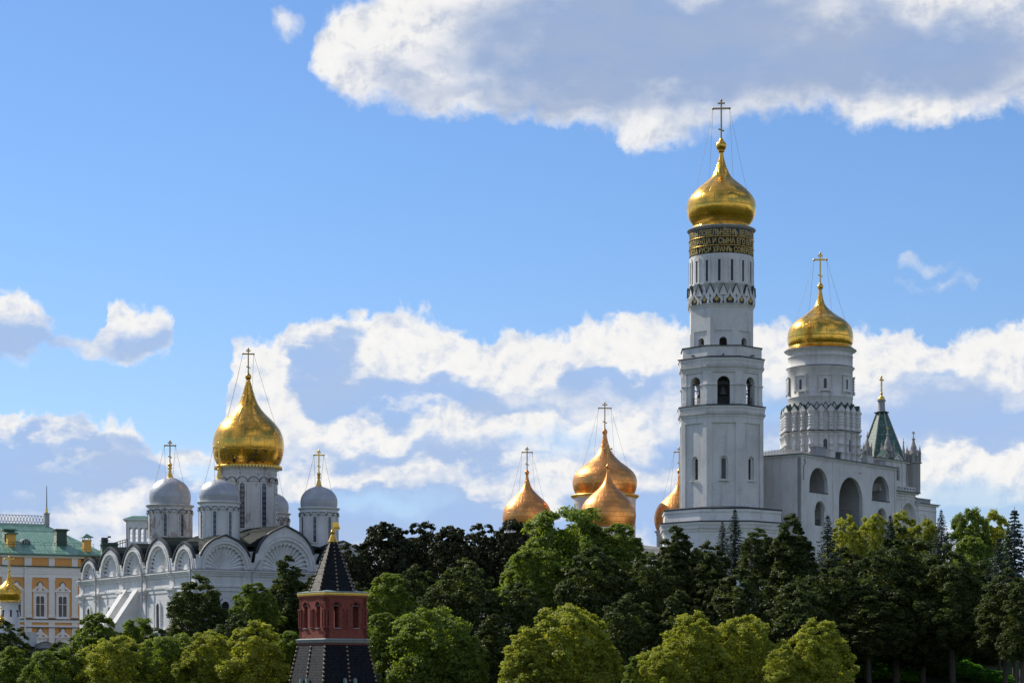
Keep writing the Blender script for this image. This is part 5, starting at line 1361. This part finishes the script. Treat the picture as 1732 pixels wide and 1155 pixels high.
# ------------------------------------------------------------------ small gold domed church, far left
Dc = 335.0; s_ = Dc / F; z = lambda py: zpx(py, Dc) - G0
ch = thing('small_church', 'small white church drum with a shiny gold dome at the left edge', 'church', (xpx(15.5, Dc), Dc, G0))
onion(ch, 15.5, Dc, [(19, 1018), (18.2, 1015), (20.2, 1009), (20.8, 1003), (19.5, 997), (15.8, 991.5), (10.5, 987), (6.5, 982.5), (4, 977), (2.4, 971.5), (1.6, 967)], 'gilding', 965, 2.2, (941, 7.5), crossm='gold_paint', chains=False, crosst=.16, n=40)
b = MB(); b.lathe([(17.5 * s_, 0), (17.5 * s_, z(1035)), (15.5 * s_, z(1034)), (15.2 * s_, z(1021)), (17.5 * s_, z(1018.5)), (19 * s_, z(1017.6))], 40); d = b.build('drum', 'bright_whitewash', ch)
for k in range(8):
    q = MB(); q.plate(arch(0, .28, z(1043), z(1031)), [], -.02, .1, face(R_(22 + 45 * k), 17.5 * s_)); q.build('window', 'dark_glass', d)
for x, yy, r, p0, p1 in ((-1.6, -.5, 5.5, 1060, 1041),):
    onion(ch, xpx(0, 1) and 2, Dc - 3, [(6.5, 1058), (7.5, 1053), (6.2, 1048), (3, 1043.5), (1.4, 1039), (.8, 1036)], 'gilding', 1035, 1.1, (1027, 2.4), xpx(2, Dc - 3) - xpx(15.5, Dc), -3, crossm='gold_paint', chains=False, crosst=.1, n=24)
b = MB(); b.lathe([(.9, 0), (.9, z(1058)), (.7, z(1057))], 20, T(xpx(2, Dc - 3) - xpx(15.5, Dc), -3, 0)); b.build('small_drum', 'bright_whitewash', ch)
b = MB(); b.box((-1, 2, z(1068) / 2), (8, 7, z(1068))); b.build('wall', 'bright_whitewash', ch)
# gilded cupola roofs glimpsed through the leaves, and a white arched porch gable
pc = thing('arched_porch', 'white round-gabled porch with a dark metal roof below the palace', 'porch', (xpx(76, 338), 338, G0), .35)
z = lambda py: zpx(py, 338) - G0
b = MB(); r = 1.45; P = [(-r, 0), (r, 0)] + [(r * math.cos(math.pi * i / 14), z(1103) + (z(1086) - z(1103)) * math.sin(math.pi * i / 14)) for i in range(15)]
b.plate(P, [arch(0, 1.8, .4, z(1092), 12)], -.1, .4); b.plate(arch(0, 1.8, .4, z(1092)), [], .3, .5); b.build('gable', 'bright_whitewash', pc)
b = MB(); PP = [(1.08 * x, zz + .1) for x, zz in P[2:]]; vs = [(x, -.35, zz) for x, zz in PP] + [(x, 5, zz) for x, zz in PP]; n = len(PP)
b.add(vs, [(i, i + 1, n + i + 1, n + i) for i in range(n - 1)]); b.sweep(PP, .14, .3, -.4); b.build('roof', 'grey_roof', pc)
# ------------------------------------------------------------------ red brick wall tower in front
D = 250.0; s = D / F
g0 = gz(D) - .2
def zw(py): return zpx(py, D) - g0
x = xpx(563, D); rz = -math.atan2(x, D)
wt = thing('brick_tower', 'red brick tower with black tiled tent roof and gold pennant among the trees', 'tower', (x, D, g0), rz)
RQ = R_(-12.4)
def sq(mb, prof, rot=RQ): return mb.lathe(prof, 4, None, False, rot)
Rb = 58.4 * s
apq = Rb * math.cos(math.pi / 4); sideq = 2 * Rb * math.sin(math.pi / 4)
zb0, zb1 = zw(1081), zw(1007)
hole_w = .72; za0, za1 = zw(1062), zw(1020)
ox_ = sideq * .235
for k in range(4):
    M = face(RQ + math.pi / 4 + k * math.pi / 2, apq)
    hs = [arch(sx * ox_, hole_w, za0, za1, 12) for sx in (-1, 1)]
    b = MB(); b.plate(rect(-sideq / 2, sideq / 2, zb0, zb1), hs, 0, .55, M); wall = b.build('belfry_wall', 'red_brick', wt)
    zs = zw(1032)
    b = MB()
    for sx in (-1, 1): b.sweep(archpath(sx * ox_, hole_w / 2 + .2, za1 - hole_w / 2, 12), .13, .14, -.12, M)
    b.build('brick_arch', 'red_brick', wall) if False else None
    for sx in (-1, 1):
        q = MB(); q.sweep(archpath(sx * ox_, hole_w / 2 + .2, za1 - hole_w / 2, 12), .12, .14, -.12, M); q.build('brick_arch', 'red_brick', wall)
        q = MB(); q.box((sx * ox_, .3, za1 - .30), (hole_w, .5, .14), M); q.build('timber_beam', 'shadow_interior', wall)
        q = MB(); q.box((sx * ox_, .1, za0 - .05), (hole_w + .06, .55, .07), M); q.build('window_sill', 'grey_trim', wall)
    for x_, w_ in ((-sideq / 2 + .3, .6), (0, .72), (sideq / 2 - .3, .6)):
        q = MB(); q.box((x_, -.08, zs + .06), (w_ + .1, .22, .12), M); q.box((x_, -.06, zs - .1), (w_ + .02, .16, .1), M)
        q.build('brick_capital', 'red_brick', wall)
        q = MB(); q.box((x_, -.04, za0 + .08), (w_ + .02, .14, .14), M); q.build('brick_base', 'red_brick', wall)
        for dx_ in (-.18, .18):
            q = MB(); q.lathe([(.10, za0 + .15), (.10, zs - .14)], 10, M @ T(x_ + dx_, -.06, 0)); q.build('colonnette', 'red_brick', wall)
b = MB(); sq(b, [(Rb - .85, zb0), (Rb - .85, zb0 + .2)]); b.build('belfry_floor', 'shadow_interior', wt)
b = MB(); sq(b, [(Rb - .3, zb1 - .3), (Rb + .1, zb1 - .28), (Rb + .1, zb1)]); b.build('brick_cornice', 'red_brick', wt)
b = MB(); sq(b, [(61.5 * s, zw(1003.5)), (62.3 * s, zw(1002.8)), (62.3 * s, zw(1001.6)), (41 * s, zw(999))]); b.build('eave', 'green_roof' if False else 'grey_green', wt) if False else None
simple('grey_green', (.22, .29, .27), (.33, .40, .37), .6, 1.5)
b.build('eave', 'grey_green', wt)
ap_e = 62 * s * math.cos(math.pi / 4); se = 2 * 62 * s * math.sin(math.pi / 4)
for k in range(4):
    M = face(RQ + math.pi / 4 + k * math.pi / 2, ap_e)
    q = MB(); n = 22; P = [(-se / 2, zw(1003.6))]
    Z0, Z1 = zw(1005.0), zw(1008.2)
    for i in range(n):
        xa = -se / 2 + se * i / n; wv = se / n
        P += [(xa, Z0), (xa + wv * .2, Z0), (xa + wv * .35, Z1), (xa + wv * .65, Z1), (xa + wv * .8, Z0), (xa + wv, Z0)]
    P += [(se / 2, zw(1003.6))]
    q.plate(list(reversed(P)), [], -.02, .03, M); q.build('gilded_fringe', 'gold_paint', wt)
# upper tent: eight sided
RO = R_(12)
zt0, zt1 = zw(1001), zw(916)
b = MB(); b.lathe([(41 * s, zt0), (7.0 * s, zt1)], 8, None, False, RO); up = b.build('upper_tent', 'black_tiles', wt)
def beads(parent, p, q_, n, r0, r1, m='tan_bead'):
    p = Vector(p); q_ = Vector(q_)
    rb = MB(); rb.tube(p, q_, r0 * .55, r1 * .55, 5); rb.build('hip_ridge', 'black_tiles', parent)
    h = MB()
    for i in range(n):
        u = (i + .5) / n; c = p.lerp(q_, u); r = r0 + (r1 - r0) * u
        M = Matrix.Translation(c) @ (q_ - p).to_track_quat('Z', 'Y').to_matrix().to_4x4()
        h.lathe([(.01, -r * 1.3), (r, -r * .6), (r * 1.1, 0), (r, r * .6), (.01, r * 1.3)], 8, M, True, 0, False)
    h.tube(p, q_, r0 * .3, r1 * .3, 4)
    h.build('ridge_bead', m, parent)
for k in range(8):
    a = RO + k * math.pi / 4
    beads(up, (41 * s * math.sin(a), -41 * s * math.cos(a), zt0), (7 * s * math.sin(a), -7 * s * math.cos(a), zt1), 13, .115, .07)
b = MB(); b.lathe([(8.6 * s, zw(916.5)), (8.2 * s, zw(915)), (4.6 * s, zw(907)), (2.6 * s, zw(903.5)), (1.5 * s, zw(902))], 8, None, False, RO); cap = b.build('gold_cap', 'gilding', wt)
b = MB(); b.ball((0, 0, zw(899.5)), 4.1 * s, 16); b.lathe([(2.2 * s, zw(904)), (3.4 * s, zw(903)), (1.6 * s, zw(902))], 12); b.build('finial_ball', 'gilding', cap)
b = MB(); b.tube((0, 0, zw(897)), (0, 0, zw(882)), .07, .05); b.build('pennant_pole', 'gold_paint', cap)
b = MB(); b.plate([(.02, zw(895)), (12 * s, zw(895.3)), (9 * s, zw(883.4)), (.02, zw(883))], [], -.03, .03, T(.4 * s, 0, 0) @ RZ(R_(-6))); b.build('pennant', 'gilding', cap)
# ledge and lower tent
b = MB(); sq(b, [(60.5 * s, zw(1091)), (60.5 * s, zw(1088.6)), (61.5 * s, zw(1088.4))]); b.build('brick_band', 'red_brick', wt)
simple('weathered_ledge', (.30, .29, .28), (.19, .18, .17), .8, 2.5)
b = MB(); sq(b, [(61 * s, zw(1088)), (63.2 * s, zw(1086)), (63.2 * s, zw(1083)), (60 * s, zw(1081.5))]); b.build('stone_ledge', 'weathered_ledge', wt)
b = MB(); sq(b, [(64.2 * s, zw(1082.7)), (65 * s, zw(1082)), (64.8 * s, zw(1081.2)), (58 * s, zw(1079.8))]); b.build('ledge_flashing', 'grey_green', wt)
zl0, zl1 = zw(1210), zw(1090.5)
ra, rb_ = 88 * s, 60.5 * s
b = MB(); sq(b, [(ra, zl0), (rb_, zl1)]); low = b.build('lower_tent', 'black_tiles', wt)
for k in range(4):
    a = RQ + k * math.pi / 2
    beads(low, (ra * math.sin(a), -ra * math.cos(a), zl0), (rb_ * math.sin(a), -rb_ * math.cos(a), zl1), 17, .125, .115)
    a = RQ + math.pi / 4 + k * math.pi / 2; c = math.cos(math.pi / 4)
    beads(low, (ra * c * math.sin(a), -ra * c * math.cos(a), zl0), (rb_ * c * math.sin(a), -rb_ * c * math.cos(a), zl1), 17, .125, .115)
    M = face(a, 71 * s * c)
    for sx in (-.75, .55):
        q = MB(); q.plate([(sx - .12, zw(1160)), (sx + .12, zw(1160)), (sx + .12, zw(1149)), (sx, zw(1146)), (sx - .12, zw(1149))], [], -.55, .3, M); q.build('tent_dormer', 'grey_green', low)
b = MB(); sq(b, [(ra + .9, 0), (ra + .5, zl0 - 1.0), (ra + .7, zl0 - .8), (ra + .7, zl0)]); b.build('tower_body', 'red_brick', wt)
# ------------------------------------------------------------------ trees
def leaf_mesh(name, pos, nrm, size, m, rng, aspect=.75):
    """one four-cornered leaf blade per point, facing roughly along nrm"""
    n = len(pos)
    nrm = nrm / np.maximum(np.linalg.norm(nrm, axis=1, keepdims=True), 1e-6)
    r = rng.normal(size=(n, 3)); t = np.cross(nrm, r); t /= np.maximum(np.linalg.norm(t, axis=1, keepdims=True), 1e-6)
    b = np.cross(nrm, t); s_ = size.reshape(-1, 1)
    v = np.stack([pos + t * s_, pos + b * s_ * aspect, pos - t * s_, pos - b * s_ * aspect + nrm * s_ * .25], 1).reshape(-1, 3)
    me = bpy.data.meshes.new(name)
    me.vertices.add(n * 4); me.vertices.foreach_set('co', v.ravel())
    me.loops.add(n * 4); me.loops.foreach_set('vertex_index', np.arange(n * 4, dtype=np.int32))
    me.polygons.add(n); me.polygons.foreach_set('loop_start', np.arange(0, n * 4, 4, dtype=np.int32))
    me.materials.append(MAT[m]); me.update(calc_edges=True)
    return me
PROF = {
    'round': lambda h: np.sin(np.pi * np.clip(h, 0.001, 1) ** .85) ** .62,
    'dome': lambda h: np.clip(1 - np.clip(h, 0, 1) ** 2.8, 0, 1) ** .5 * (.80 + .2 * np.clip(h * 4, 0, 1)),
    'cone': lambda h: (np.clip(1 - h ** 1.25, 0.001, 1) ** .62) * np.clip(.6 + h * 2.2, 0, 1),
    'egg': lambda h: np.clip(1 - h ** 2.3, 0.001, 1) ** .56 * np.clip(.62 + h * 1.6, 0, 1),
}
def make_tree(H, R, base, prof, m, seed, nlobe=110, nsub=9, nleaf=30, leaf=.24, lobe=(.13, .24), loose=1.0):
    """crown built of boughs on the outline of the crown, each a cluster of leaf sprays"""
    rng = np.random.default_rng(seed); pf = PROF[prof]
    ch = H * (1 - base)
    # boughs
    hs = rng.uniform(0, 1, nlobe * 4); keep = rng.uniform(0, 1, nlobe * 4) < (pf(hs) * .85 + .15); hs = hs[keep][:nlobe]
    n = len(hs); ang = rng.uniform(0, 2 * np.pi, n) + np.arange(n) * 2.39996
    low = 1 + .16 * np.sin(ang * 2 + rng.uniform(0, 6)) + .12 * np.sin(ang * 3 + hs * 6 + rng.uniform(0, 6)) + rng.normal(0, .07, n)
    rad = R * pf(hs) * low * rng.uniform(.62, .93, n)
    lr = R * rng.uniform(lobe[0], lobe[1], n) * (1 - .2 * hs)
    C = np.stack([rad * np.cos(ang), rad * np.sin(ang), H * base + hs * ch * .95], 1)
    C[:, 2] += rng.normal(0, ch * .02, n)
    # sprays on each bough
    d = rng.normal(size=(n, nsub, 3)); d /= np.linalg.norm(d, axis=2, keepdims=True)
    out = C - np.array([0, 0, H * (base + (1 - base) * .35)]); out /= np.maximum(np.linalg.norm(out, axis=1, keepdims=True), 1e-6)
    d = d + out[:, None, :] * .75 + np.array([0, 0, .35]); d /= np.linalg.norm(d, axis=2, keepdims=True)
    Sx = C[:, None, :] + d * (lr[:, None, None] * rng.uniform(.6, 1.15, (n, nsub, 1)))
    sr = lr[:, None] * rng.uniform(.22, .46, (n, nsub))
    e = rng.normal(size=(n, nsub, nleaf, 3)); e /= np.linalg.norm(e, axis=3, keepdims=True)
    rr = rng.uniform(.25, 1, (n, nsub, nleaf, 1)) ** .5 * loose
    e2 = e * np.array([1.15, 1.15, .62])
    P = Sx[:, :, None, :] + e2 * rr * sr[:, :, None, None]
    N = e * .45 + d[:, :, None, :] * .6 + np.array([0, 0, .5]) + rng.normal(0, .6, e.shape)
    P = P.reshape(-1, 3); N = N.reshape(-1, 3)
    # sparse inner foliage
    k = int(len(P) * .22); hi = rng.uniform(0, .9, k); ai = rng.uniform(0, 6.28, k); ri = R * pf(hi) * rng.uniform(0, .88, k)
    Pi = np.stack([ri * np.cos(ai), ri * np.sin(ai), H * base + hi * ch * .9], 1)
    P = np.concatenate([P, Pi]); N = np.concatenate([N, rng.normal(size=(k, 3))])
    ok = P[:, 2] > .3; P = P[ok]; N = N[ok]
    sz = leaf * rng.uniform(.65, 1.25, len(P))
    me = leaf_mesh('crown', P, N, sz, m, rng)
    t = MB(); rt = max(.16, H * .017); t.tube((0, 0, -1.6 * H), (0, 0, .02), rt * 1.7, rt * 1.7, 8); top = H * (base + (1 - base) * .75); pts = []
    x = y = 0; rnd = random.Random(seed)
    for i in range(9):
        u = i / 8; pts.append((Vector((x, y, top * u)), rt * (1.25 - u) if i else rt * 1.7)); x += rnd.uniform(-.12, .12) * H / 16; y += rnd.uniform(-.12, .12) * H / 16
    for a, b in zip(pts, pts[1:]): t.tube(a[0], b[0], a[1], b[1], 8)
    for i in range(min(34, n)):
        c = Vector(C[i]); z0 = max(H * base * .8, c.z - (Vector((c.x, c.y, 0)).length) * rnd.uniform(.5, 1.0)); z0 = min(z0, top * .95)
        u = z0 / top * 8; j = min(int(u), 7); a = pts[j][0].lerp(pts[j + 1][0], u - j); r0 = max(.05, pts[j][1] * .5)
        mid = a.lerp(c, .5) + Vector((0, 0, .06 * (c - a).length)); t.tube(a, mid, r0, r0 * .6, 5); t.tube(mid, c, r0 * .6, r0 * .2, 5)
    return me, t
def make_spruce(H, R, m, seed, levels=44, leaf=.20):
    rng = np.random.default_rng(seed); P = []; N = []; SZ = []
    t = MB(); t.tube((0, 0, -1.6 * H), (0, 0, 0), H * .014 + .05, H * .014 + .05, 8); t.tube((0, 0, 0), (0, 0, H * .55), H * .014 + .05, H * .009, 8); t.tube((0, 0, H * .55), (0, 0, H), H * .009, .02, 8)
    for i in range(levels):
        h = (i + rng.uniform(-.2, .2)) / levels; z = H * (.06 + .93 * h); L0 = R * (1 - h) ** .82 + .12
        nb = int(7 - 2.5 * h); a0 = rng.uniform(0, 6.28)
        for k in range(nb):
            a = a0 + k * 6.283 / nb + rng.normal(0, .15); L = L0 * rng.uniform(.68, 1.15); dr = rng.uniform(.12, .34) * L
            dirv = np.array([math.cos(a), math.sin(a), 0]); side = np.array([-math.sin(a), math.cos(a), 0])
            q = int(12 + 46 * L / R)
            u = rng.uniform(.12, 1.03, q); w = (1 - u) * .42 * L * .55 + .12
            sidev = rng.uniform(-1, 1, q) * w
            p = np.array([0, 0, z]) + dirv * (u * L)[:, None] + side * sidev[:, None]
            p[:, 2] += -dr * u ** 1.5 + .14 * L * np.clip(u - .8, 0, 1) * 3 - rng.uniform(0, .22, q) * (.6 + L * .12)
            P.append(p); N.append(np.array([0, 0, 1.0]) + rng.normal(0, .45, (q, 3)) + dirv * .35); SZ.append(leaf * rng.uniform(.6, 1.3, q))
            if k % 2 == 0: t.tube((0, 0, z), tuple(np.array([0, 0, z - dr * .5]) + dirv * L * .7), .035 + .012 * L, .015, 4)
    P = np.concatenate(P); N = np.concatenate(N); SZ = np.concatenate(SZ)
    return leaf_mesh('crown', P, N, SZ, m, rng, .5), t
KIND = {}
def kind(key, Hd, Rd, res): KIND[key] = (Hd, Rd, res[0], res[1])
kind('maple', 14, 6.5, make_tree(14, 6.5, .05, 'dome', 'leaves_maple', 1, 170, 14, 20, .20, (.10, .20)))
kind('maple2', 14, 6.5, make_tree(14, 6.5, .05, 'round', 'leaves_maple', 12, 170, 14, 20, .20, (.10, .20)))
kind('dark', 16, 6.5, make_tree(16, 6.5, .05, 'egg', 'leaves_dark', 2, 250, 16, 16, .155, (.085, .17), 1.2))
kind('dark2', 18, 6.0, make_tree(18, 6.0, .05, 'cone', 'leaves_dark', 3, 250, 16, 16, .155, (.09, .17), 1.2))
kind('green', 14, 6.5, make_tree(14, 6.5, .05, 'egg', 'leaves_green', 4, 200, 16, 16, .165, (.085, .18), 1.15))
kind('green2', 13, 6.5, make_tree(13, 6.5, .05, 'dome', 'leaves_green', 5, 140, 20, 18, .165, (.11, .22), 1.3))
kind('lime', 13, 6.5, make_tree(13, 6.5, .05, 'dome', 'leaves_lime', 6, 150, 19, 16, .16, (.10, .21), 1.22))
kind('lime2', 14, 6.0, make_tree(14, 6.0, .05, 'egg', 'leaves_lime', 7, 150, 19, 16, .16, (.10, .21), 1.22))
kind('high', 16, 6.5, make_tree(16, 6.5, .06, 'egg', 'leaves_dark', 8, 250, 16, 16, .155, (.085, .17), 1.15))
kind('shrub', 4, 3.0, make_tree(4, 3.0, .02, 'dome', 'leaves_bright', 9, 60, 10, 20, .13, (.16, .28)))
kind('spruce', 14, 3.6, make_spruce(14, 3.6, 'leaves_spruce', 10, 40, .19))
kind('spruce2', 14, 4.0, make_spruce(14, 4.0, 'leaves_spruce', 11, 34, .20))
_proto = {}; _cap = {'huge dark tree with bare trunk below the gothic annex': .95, 'dark tree with trunk showing left of the huge dark one': .9,
    'shaded tree whose trunk stands over the green shrubs': .68, 'shaded tree behind the trunks at the lower right': .75, 'dark tree with trunk showing right of the huge dark one': 1.0}
def plant(kd, px, py, hw, Dd, label, group, cat='tree', name=None, rot=None, kz=1.0):
    Hd, Rd, crown, trunk = KIND[kd]
    x = xpx(px, Dd); g = gz(Dd) - .15; H = zpx(py, Dd) - g; R = hw * Dd / F
    nm = name or ('spruce_tree' if 'spruce' in kd else 'shrub' if kd == 'shrub' else 'maple_tree' if 'maple' in kd else 'lime_tree' if 'lime' in kd else 'broadleaf_tree')
    t = thing(nm, label, cat, (x, Dd, g), (px * 1.7 + Dd) % 6.28 if rot is None else rot, group)
    sc_ = R / Rd / 1.0; k = min(max(kz, .6), H / (Hd * sc_)) if kd == 'shrub' else kz
    if _cap.get(label): k *= _cap[label]
    if 'maple' in kd: k *= 1.35
    if group == GB_: k *= 1.7
    off = H - Hd * sc_ * k
    if kd not in _proto:
        c = bpy.data.objects.new('crown', crown); COL.objects.link(c); c.parent = t
        q = trunk.build('trunk', 'bark', t); _proto[kd] = (c, q); pair = (c, q)
    else:
        pair = []
        for o in _proto[kd]:
            c = o.copy(); COL.objects.link(c); c.parent = t; pair.append(c)
    if kd == 'high': t.rotation_euler = (.035 * math.sin(px), .05 * math.cos(px * 1.3), t.rotation_euler[2])
    for c in pair: c.scale = (sc_, sc_, sc_ * k); c.location = (0, 0, off)
    return t
GA = 'dark trees behind the red tower'; GB_ = 'trees on the plateau at the right'; GC = 'trees on the hillside'; GD = 'trees in the nearest row'; GE = 'spruces among the trees'; GF = 'shrubs under the hillside trees'
TREES = [
    # dark maples against the sky
    ('maple', 596, 918, 44, 338, 'small blackish maple just right of the brick tower roof', GA),
    ('maple2', 648, 884, 58, 342, 'nearly black broad maple against the sky right of the brick tower', GA),
    ('maple', 705, 880, 56, 344, 'tallest crown of the nearly black maples against the sky', GA),
    ('maple2', 762, 890, 52, 340, 'nearly black maple with ragged twigs in the middle of its row', GA),
    ('maple', 822, 884, 48, 343, 'black leaved maple left of the leftmost copper dome', GA),
    ('maple2', 868, 878, 44, 341, 'dark maple cutting across the foot of the leftmost copper dome', GA),
    # plateau right
    ('lime2', 1432, 874, 38, 346, 'sunny lime top in front of the great belfry arch', GB_),
    ('lime', 1478, 872, 36, 348, 'sunny round lime below the third belfry arch', GB_),
    ('lime2', 1528, 866, 38, 347, 'sunny lime below the gothic annex arch', GB_),
    ('lime', 1566, 880, 34, 344, 'sunny low lime just left of the thin dark spruce', GB_),
    ('green2', 1640, 862, 44, 342, 'yellow green tree against the sky right of the thin spruce', GB_),
    ('lime2', 1684, 864, 40, 346, 'bright lime crown between two spruces at the right edge', GB_),
    ('green', 1640, 905, 55, 332, 'dark green tree below the bright plateau crowns at right', GB_),
    ('green', 1345, 905, 42, 330, 'small green tree against the belfry side wall', GB_),
    # crown of the hill, centre
    ('green2', 955, 858, 105, 322, 'largest sunlit green crown below the copper domes', GC),
    ('green', 1045, 884, 58, 320, 'green shoulder crown right of the front copper dome', GC),
    ('green2', 905, 925, 62, 314, 'yellow green crown on the left flank of the largest tree', GC),
    ('dark', 1005, 925, 92, 306, 'deep green tree in front of the largest crown', GC),
    ('dark2', 1142, 890, 62, 312, 'ragged olive green tree left of the bell tower base', GC),
    ('dark', 1100, 935, 62, 304, 'dark green tree below the gap left of the bell tower', GC),
    ('dark2', 1200, 935, 62, 308, 'low dark tree under the white base of the bell tower', GC),
    ('dark', 1282, 893, 42, 316, 'small olive tree right of the pointed spruce', GC),
    ('dark2', 1340, 870, 66, 312, 'tall pyramidal dark tree between bell tower and belfry', GC),
    ('dark', 1255, 960, 80, 300, 'dark hillside tree under the pointed spruce', GC),
    ('high', 1515, 897, 98, 304, 'huge dark tree with bare trunk below the gothic annex', GC),
    ('high', 1405, 950, 76, 302, 'dark tree with trunk showing left of the huge dark one', GC),
    ('high', 1612, 925, 74, 300, 'dark tree with trunk showing right of the huge dark one', GC),
    ('high', 1700, 965, 62, 292, 'darkest tree in the lower right corner', GC),
    ('dark2', 1728, 985, 46, 286, 'olive tree cut by the right edge of the view', GC),
    ('dark', 1345, 985, 86, 294, 'dark tree above the bright limes at the right', GC),
    ('dark', 785, 946, 82, 300, 'rounded deep green tree below the dark maples', GC),
    ('green', 655, 968, 58, 292, 'light leaved green tree directly right of the brick tower', GC),
    ('dark', 735, 995, 55, 296, 'dark green crown between two lighter ones right of the brick tower', GC),
    ('dark', 880, 985, 60, 298, 'dark tree with drooping boughs left of the near yellow lime', GC),
    ('dark2', 835, 1040, 62, 284, 'shaded tree in the gap between the two nearest crowns', GC),
    ('dark', 1060, 1005, 78, 290, 'shaded tree behind the near yellow lime', GC),
    ('dark2', 1150, 1000, 75, 288, 'shaded tree above the gap between the yellow limes', GC),
    ('high', 1470, 1000, 70, 298, 'shaded tree whose trunk stands over the green shrubs', GC),
    ('dark', 1560, 985, 80, 306, 'shaded tree behind the trunks at the lower right', GC),
    ('dark', 700, 955, 60, 318, 'dark green tree filling the slope under the black maples', GC),
    ('dark', 600, 985, 48, 312, 'dark green tree behind the brick tower belfry', GC),
    ('dark', 1425, 925, 62, 322, 'dark tree under the sunny limes of the great arch', GC),
    ('dark', 1560, 935, 62, 320, 'dark tree under the low sunny lime and thin spruce', GC),
    ('dark2', 1660, 950, 62, 322, 'dark tree between huge tree and right hand spruces', GC),
    ('green', 1425, 1052, 58, 330, 'shaded bushy tree on the bank behind the left trunk', GC),
    ('green2', 1500, 1060, 60, 332, 'shaded bushy tree on the bank behind the middle trunks', GC),
    ('green', 1585, 1056, 62, 331, 'shaded bushy tree on the bank behind the right trunk', GC),
    ('green2', 1675, 1050, 60, 330, 'shaded bushy tree on the bank below the right spruces', GC),
    ('dark', 1195, 915, 44, 318, 'low dark crown against the white base left of the pointed spruce', GC),
    # left hillside
    ('dark', 335, 973, 68, 312, 'round dark green tree in front of the white cathedral corner', GC),
    ('dark2', 487, 940, 58, 316, 'tall green tree covering the right end of the white cathedral', GC),
    ('green', 430, 985, 46, 308, 'green tree between two darker ones below the scalloped gables', GC),
    ('dark', 540, 965, 44, 314, 'dark tree directly behind the brick tower roof', GC),
    ('green', 165, 1036, 62, 312, 'green tree in front of the palace corner', GC),
    ('green2', 232, 1045, 40, 314, 'small green tree below the cathedral buttresses', GC),
    ('dark', 8, 1048, 54, 304, 'dark green tree under the small gold dome at the left edge', GC),
    ('dark', 400, 1040, 60, 300, 'dark green tree low in front of the cathedral', GC),
    ('dark', 270, 1062, 56, 298, 'shaded tree low in front of the cathedral buttresses', GC),
    ('dark', 100, 1085, 50, 300, 'shaded tree below the white arched porch', GC),
    # nearest row
    ('green', 22, 1092, 52, 272, 'green tree in the lower left corner', GD),
    ('green2', 92, 1096, 55, 268, 'olive green tree second from the left in the nearest row', GD),
    ('lime', 200, 1078, 62, 266, 'olive lime with flowering crown below the cathedral buttresses', GD),
    ('lime2', 150, 1092, 45, 270, 'small olive lime beside the larger flowering one', GD),
    ('green2', 288, 1072, 58, 268, 'rounded olive green crown below the dark cathedral tree', GD),
    ('lime', 352, 1068, 52, 266, 'olive lime midway between palace and brick tower', GD),
    ('lime2', 430, 1052, 66, 264, 'pointed yellow olive lime left of the brick tower', GD),
    ('green', 488, 1066, 44, 268, 'green crown touching the left side of the brick tower', GD),
    ('green2', 728, 1030, 92, 266, 'broad bright green crown right of the brick tower', GD),
    ('green', 648, 1036, 50, 270, 'narrow bright green crown touching the right side of the brick tower', GD),
    ('green', 790, 1075, 46, 262, 'green side crown right of the broad bright one', GD),
    ('lime', 955, 1026, 88, 258, 'rounded yellow lime in the bottom middle', GD),
    ('lime2', 895, 1062, 55, 256, 'left half of the yellow lime pair in the bottom middle', GD),
    ('lime2', 1008, 1070, 44, 260, 'right side crown of the yellow lime pair in the bottom middle', GD),
    ('lime2', 1172, 1036, 62, 254, 'leftmost of the three brightest yellow limes at lower right', GD),
    ('lime', 1262, 1044, 66, 256, 'middle one of the three brightest yellow limes at lower right', GD),
    ('lime2', 1382, 1048, 62, 252, 'rightmost of the three brightest yellow limes at lower right', GD),
    ('lime', 1120, 1095, 50, 252, 'low yellow lime beside the bright trio', GD),
    ('lime2', 1325, 1092, 46, 250, 'low yellow lime between the middle and rightmost bright ones', GD),
    ('green', 1082, 1108, 42, 268, 'fresh green bushy tree in the gap between yellow limes', GD),
]
for row in TREES: plant(*row)
SPR = [
    ('spruce', 1243, 858, 30, 322, 'pointed blue green spruce before the bell tower base', GE),
    ('spruce2', 1222, 880, 20, 325, 'shorter spruce close beside the pointed one', GE),
    ('spruce2', 1400, 868, 36, 318, 'dark spruce in front of the belfry corner', GE),
    ('spruce', 1506, 868, 32, 334, 'bluish spruce among sunny crowns below the belfry', GE),
    ('spruce2', 1592, 860, 22, 328, 'thin dark spruce at the end of the low wing', GE),
    ('spruce', 1716, 856, 58, 306, 'large silvery spruce at the right edge', GE),
    ('spruce2', 1690, 905, 44, 310, 'silvery spruce partly behind the large one at the right edge', GE),
]
for row in SPR: plant(*row)
SH = [
    ('shrub', 1488, 1118, 34, 308, 'sunlit green shrub left of the dark trunks at lower right', GF),
    ('shrub', 1582, 1108, 34, 312, 'sunlit green shrub between the dark trunks at lower right', GF),
    ('shrub', 1630, 1120, 40, 309, 'broad green shrub nearest the lower right corner', GF),
    ('shrub', 1535, 1128, 28, 307, 'low shrub in shade among the trunks', GF),
    ('shrub', 1440, 1122, 36, 309, 'green shrub under the left edge of the dark trees', GF),
    ('shrub', 1535, 1100, 40, 322, 'shrub on the bank behind the middle trunks', GF),
    ('shrub', 1460, 1098, 42, 322, 'shrub on the bank behind the leftmost trunk', GF),
    ('shrub', 1620, 1096, 46, 322, 'shrub on the bank behind the rightmost dark trunk', GF),
    ('shrub', 1675, 1134, 36, 306, 'low green shrub at the foot of the right spruces', GF),
]
for row in SH: plant(*row, cat='shrub')
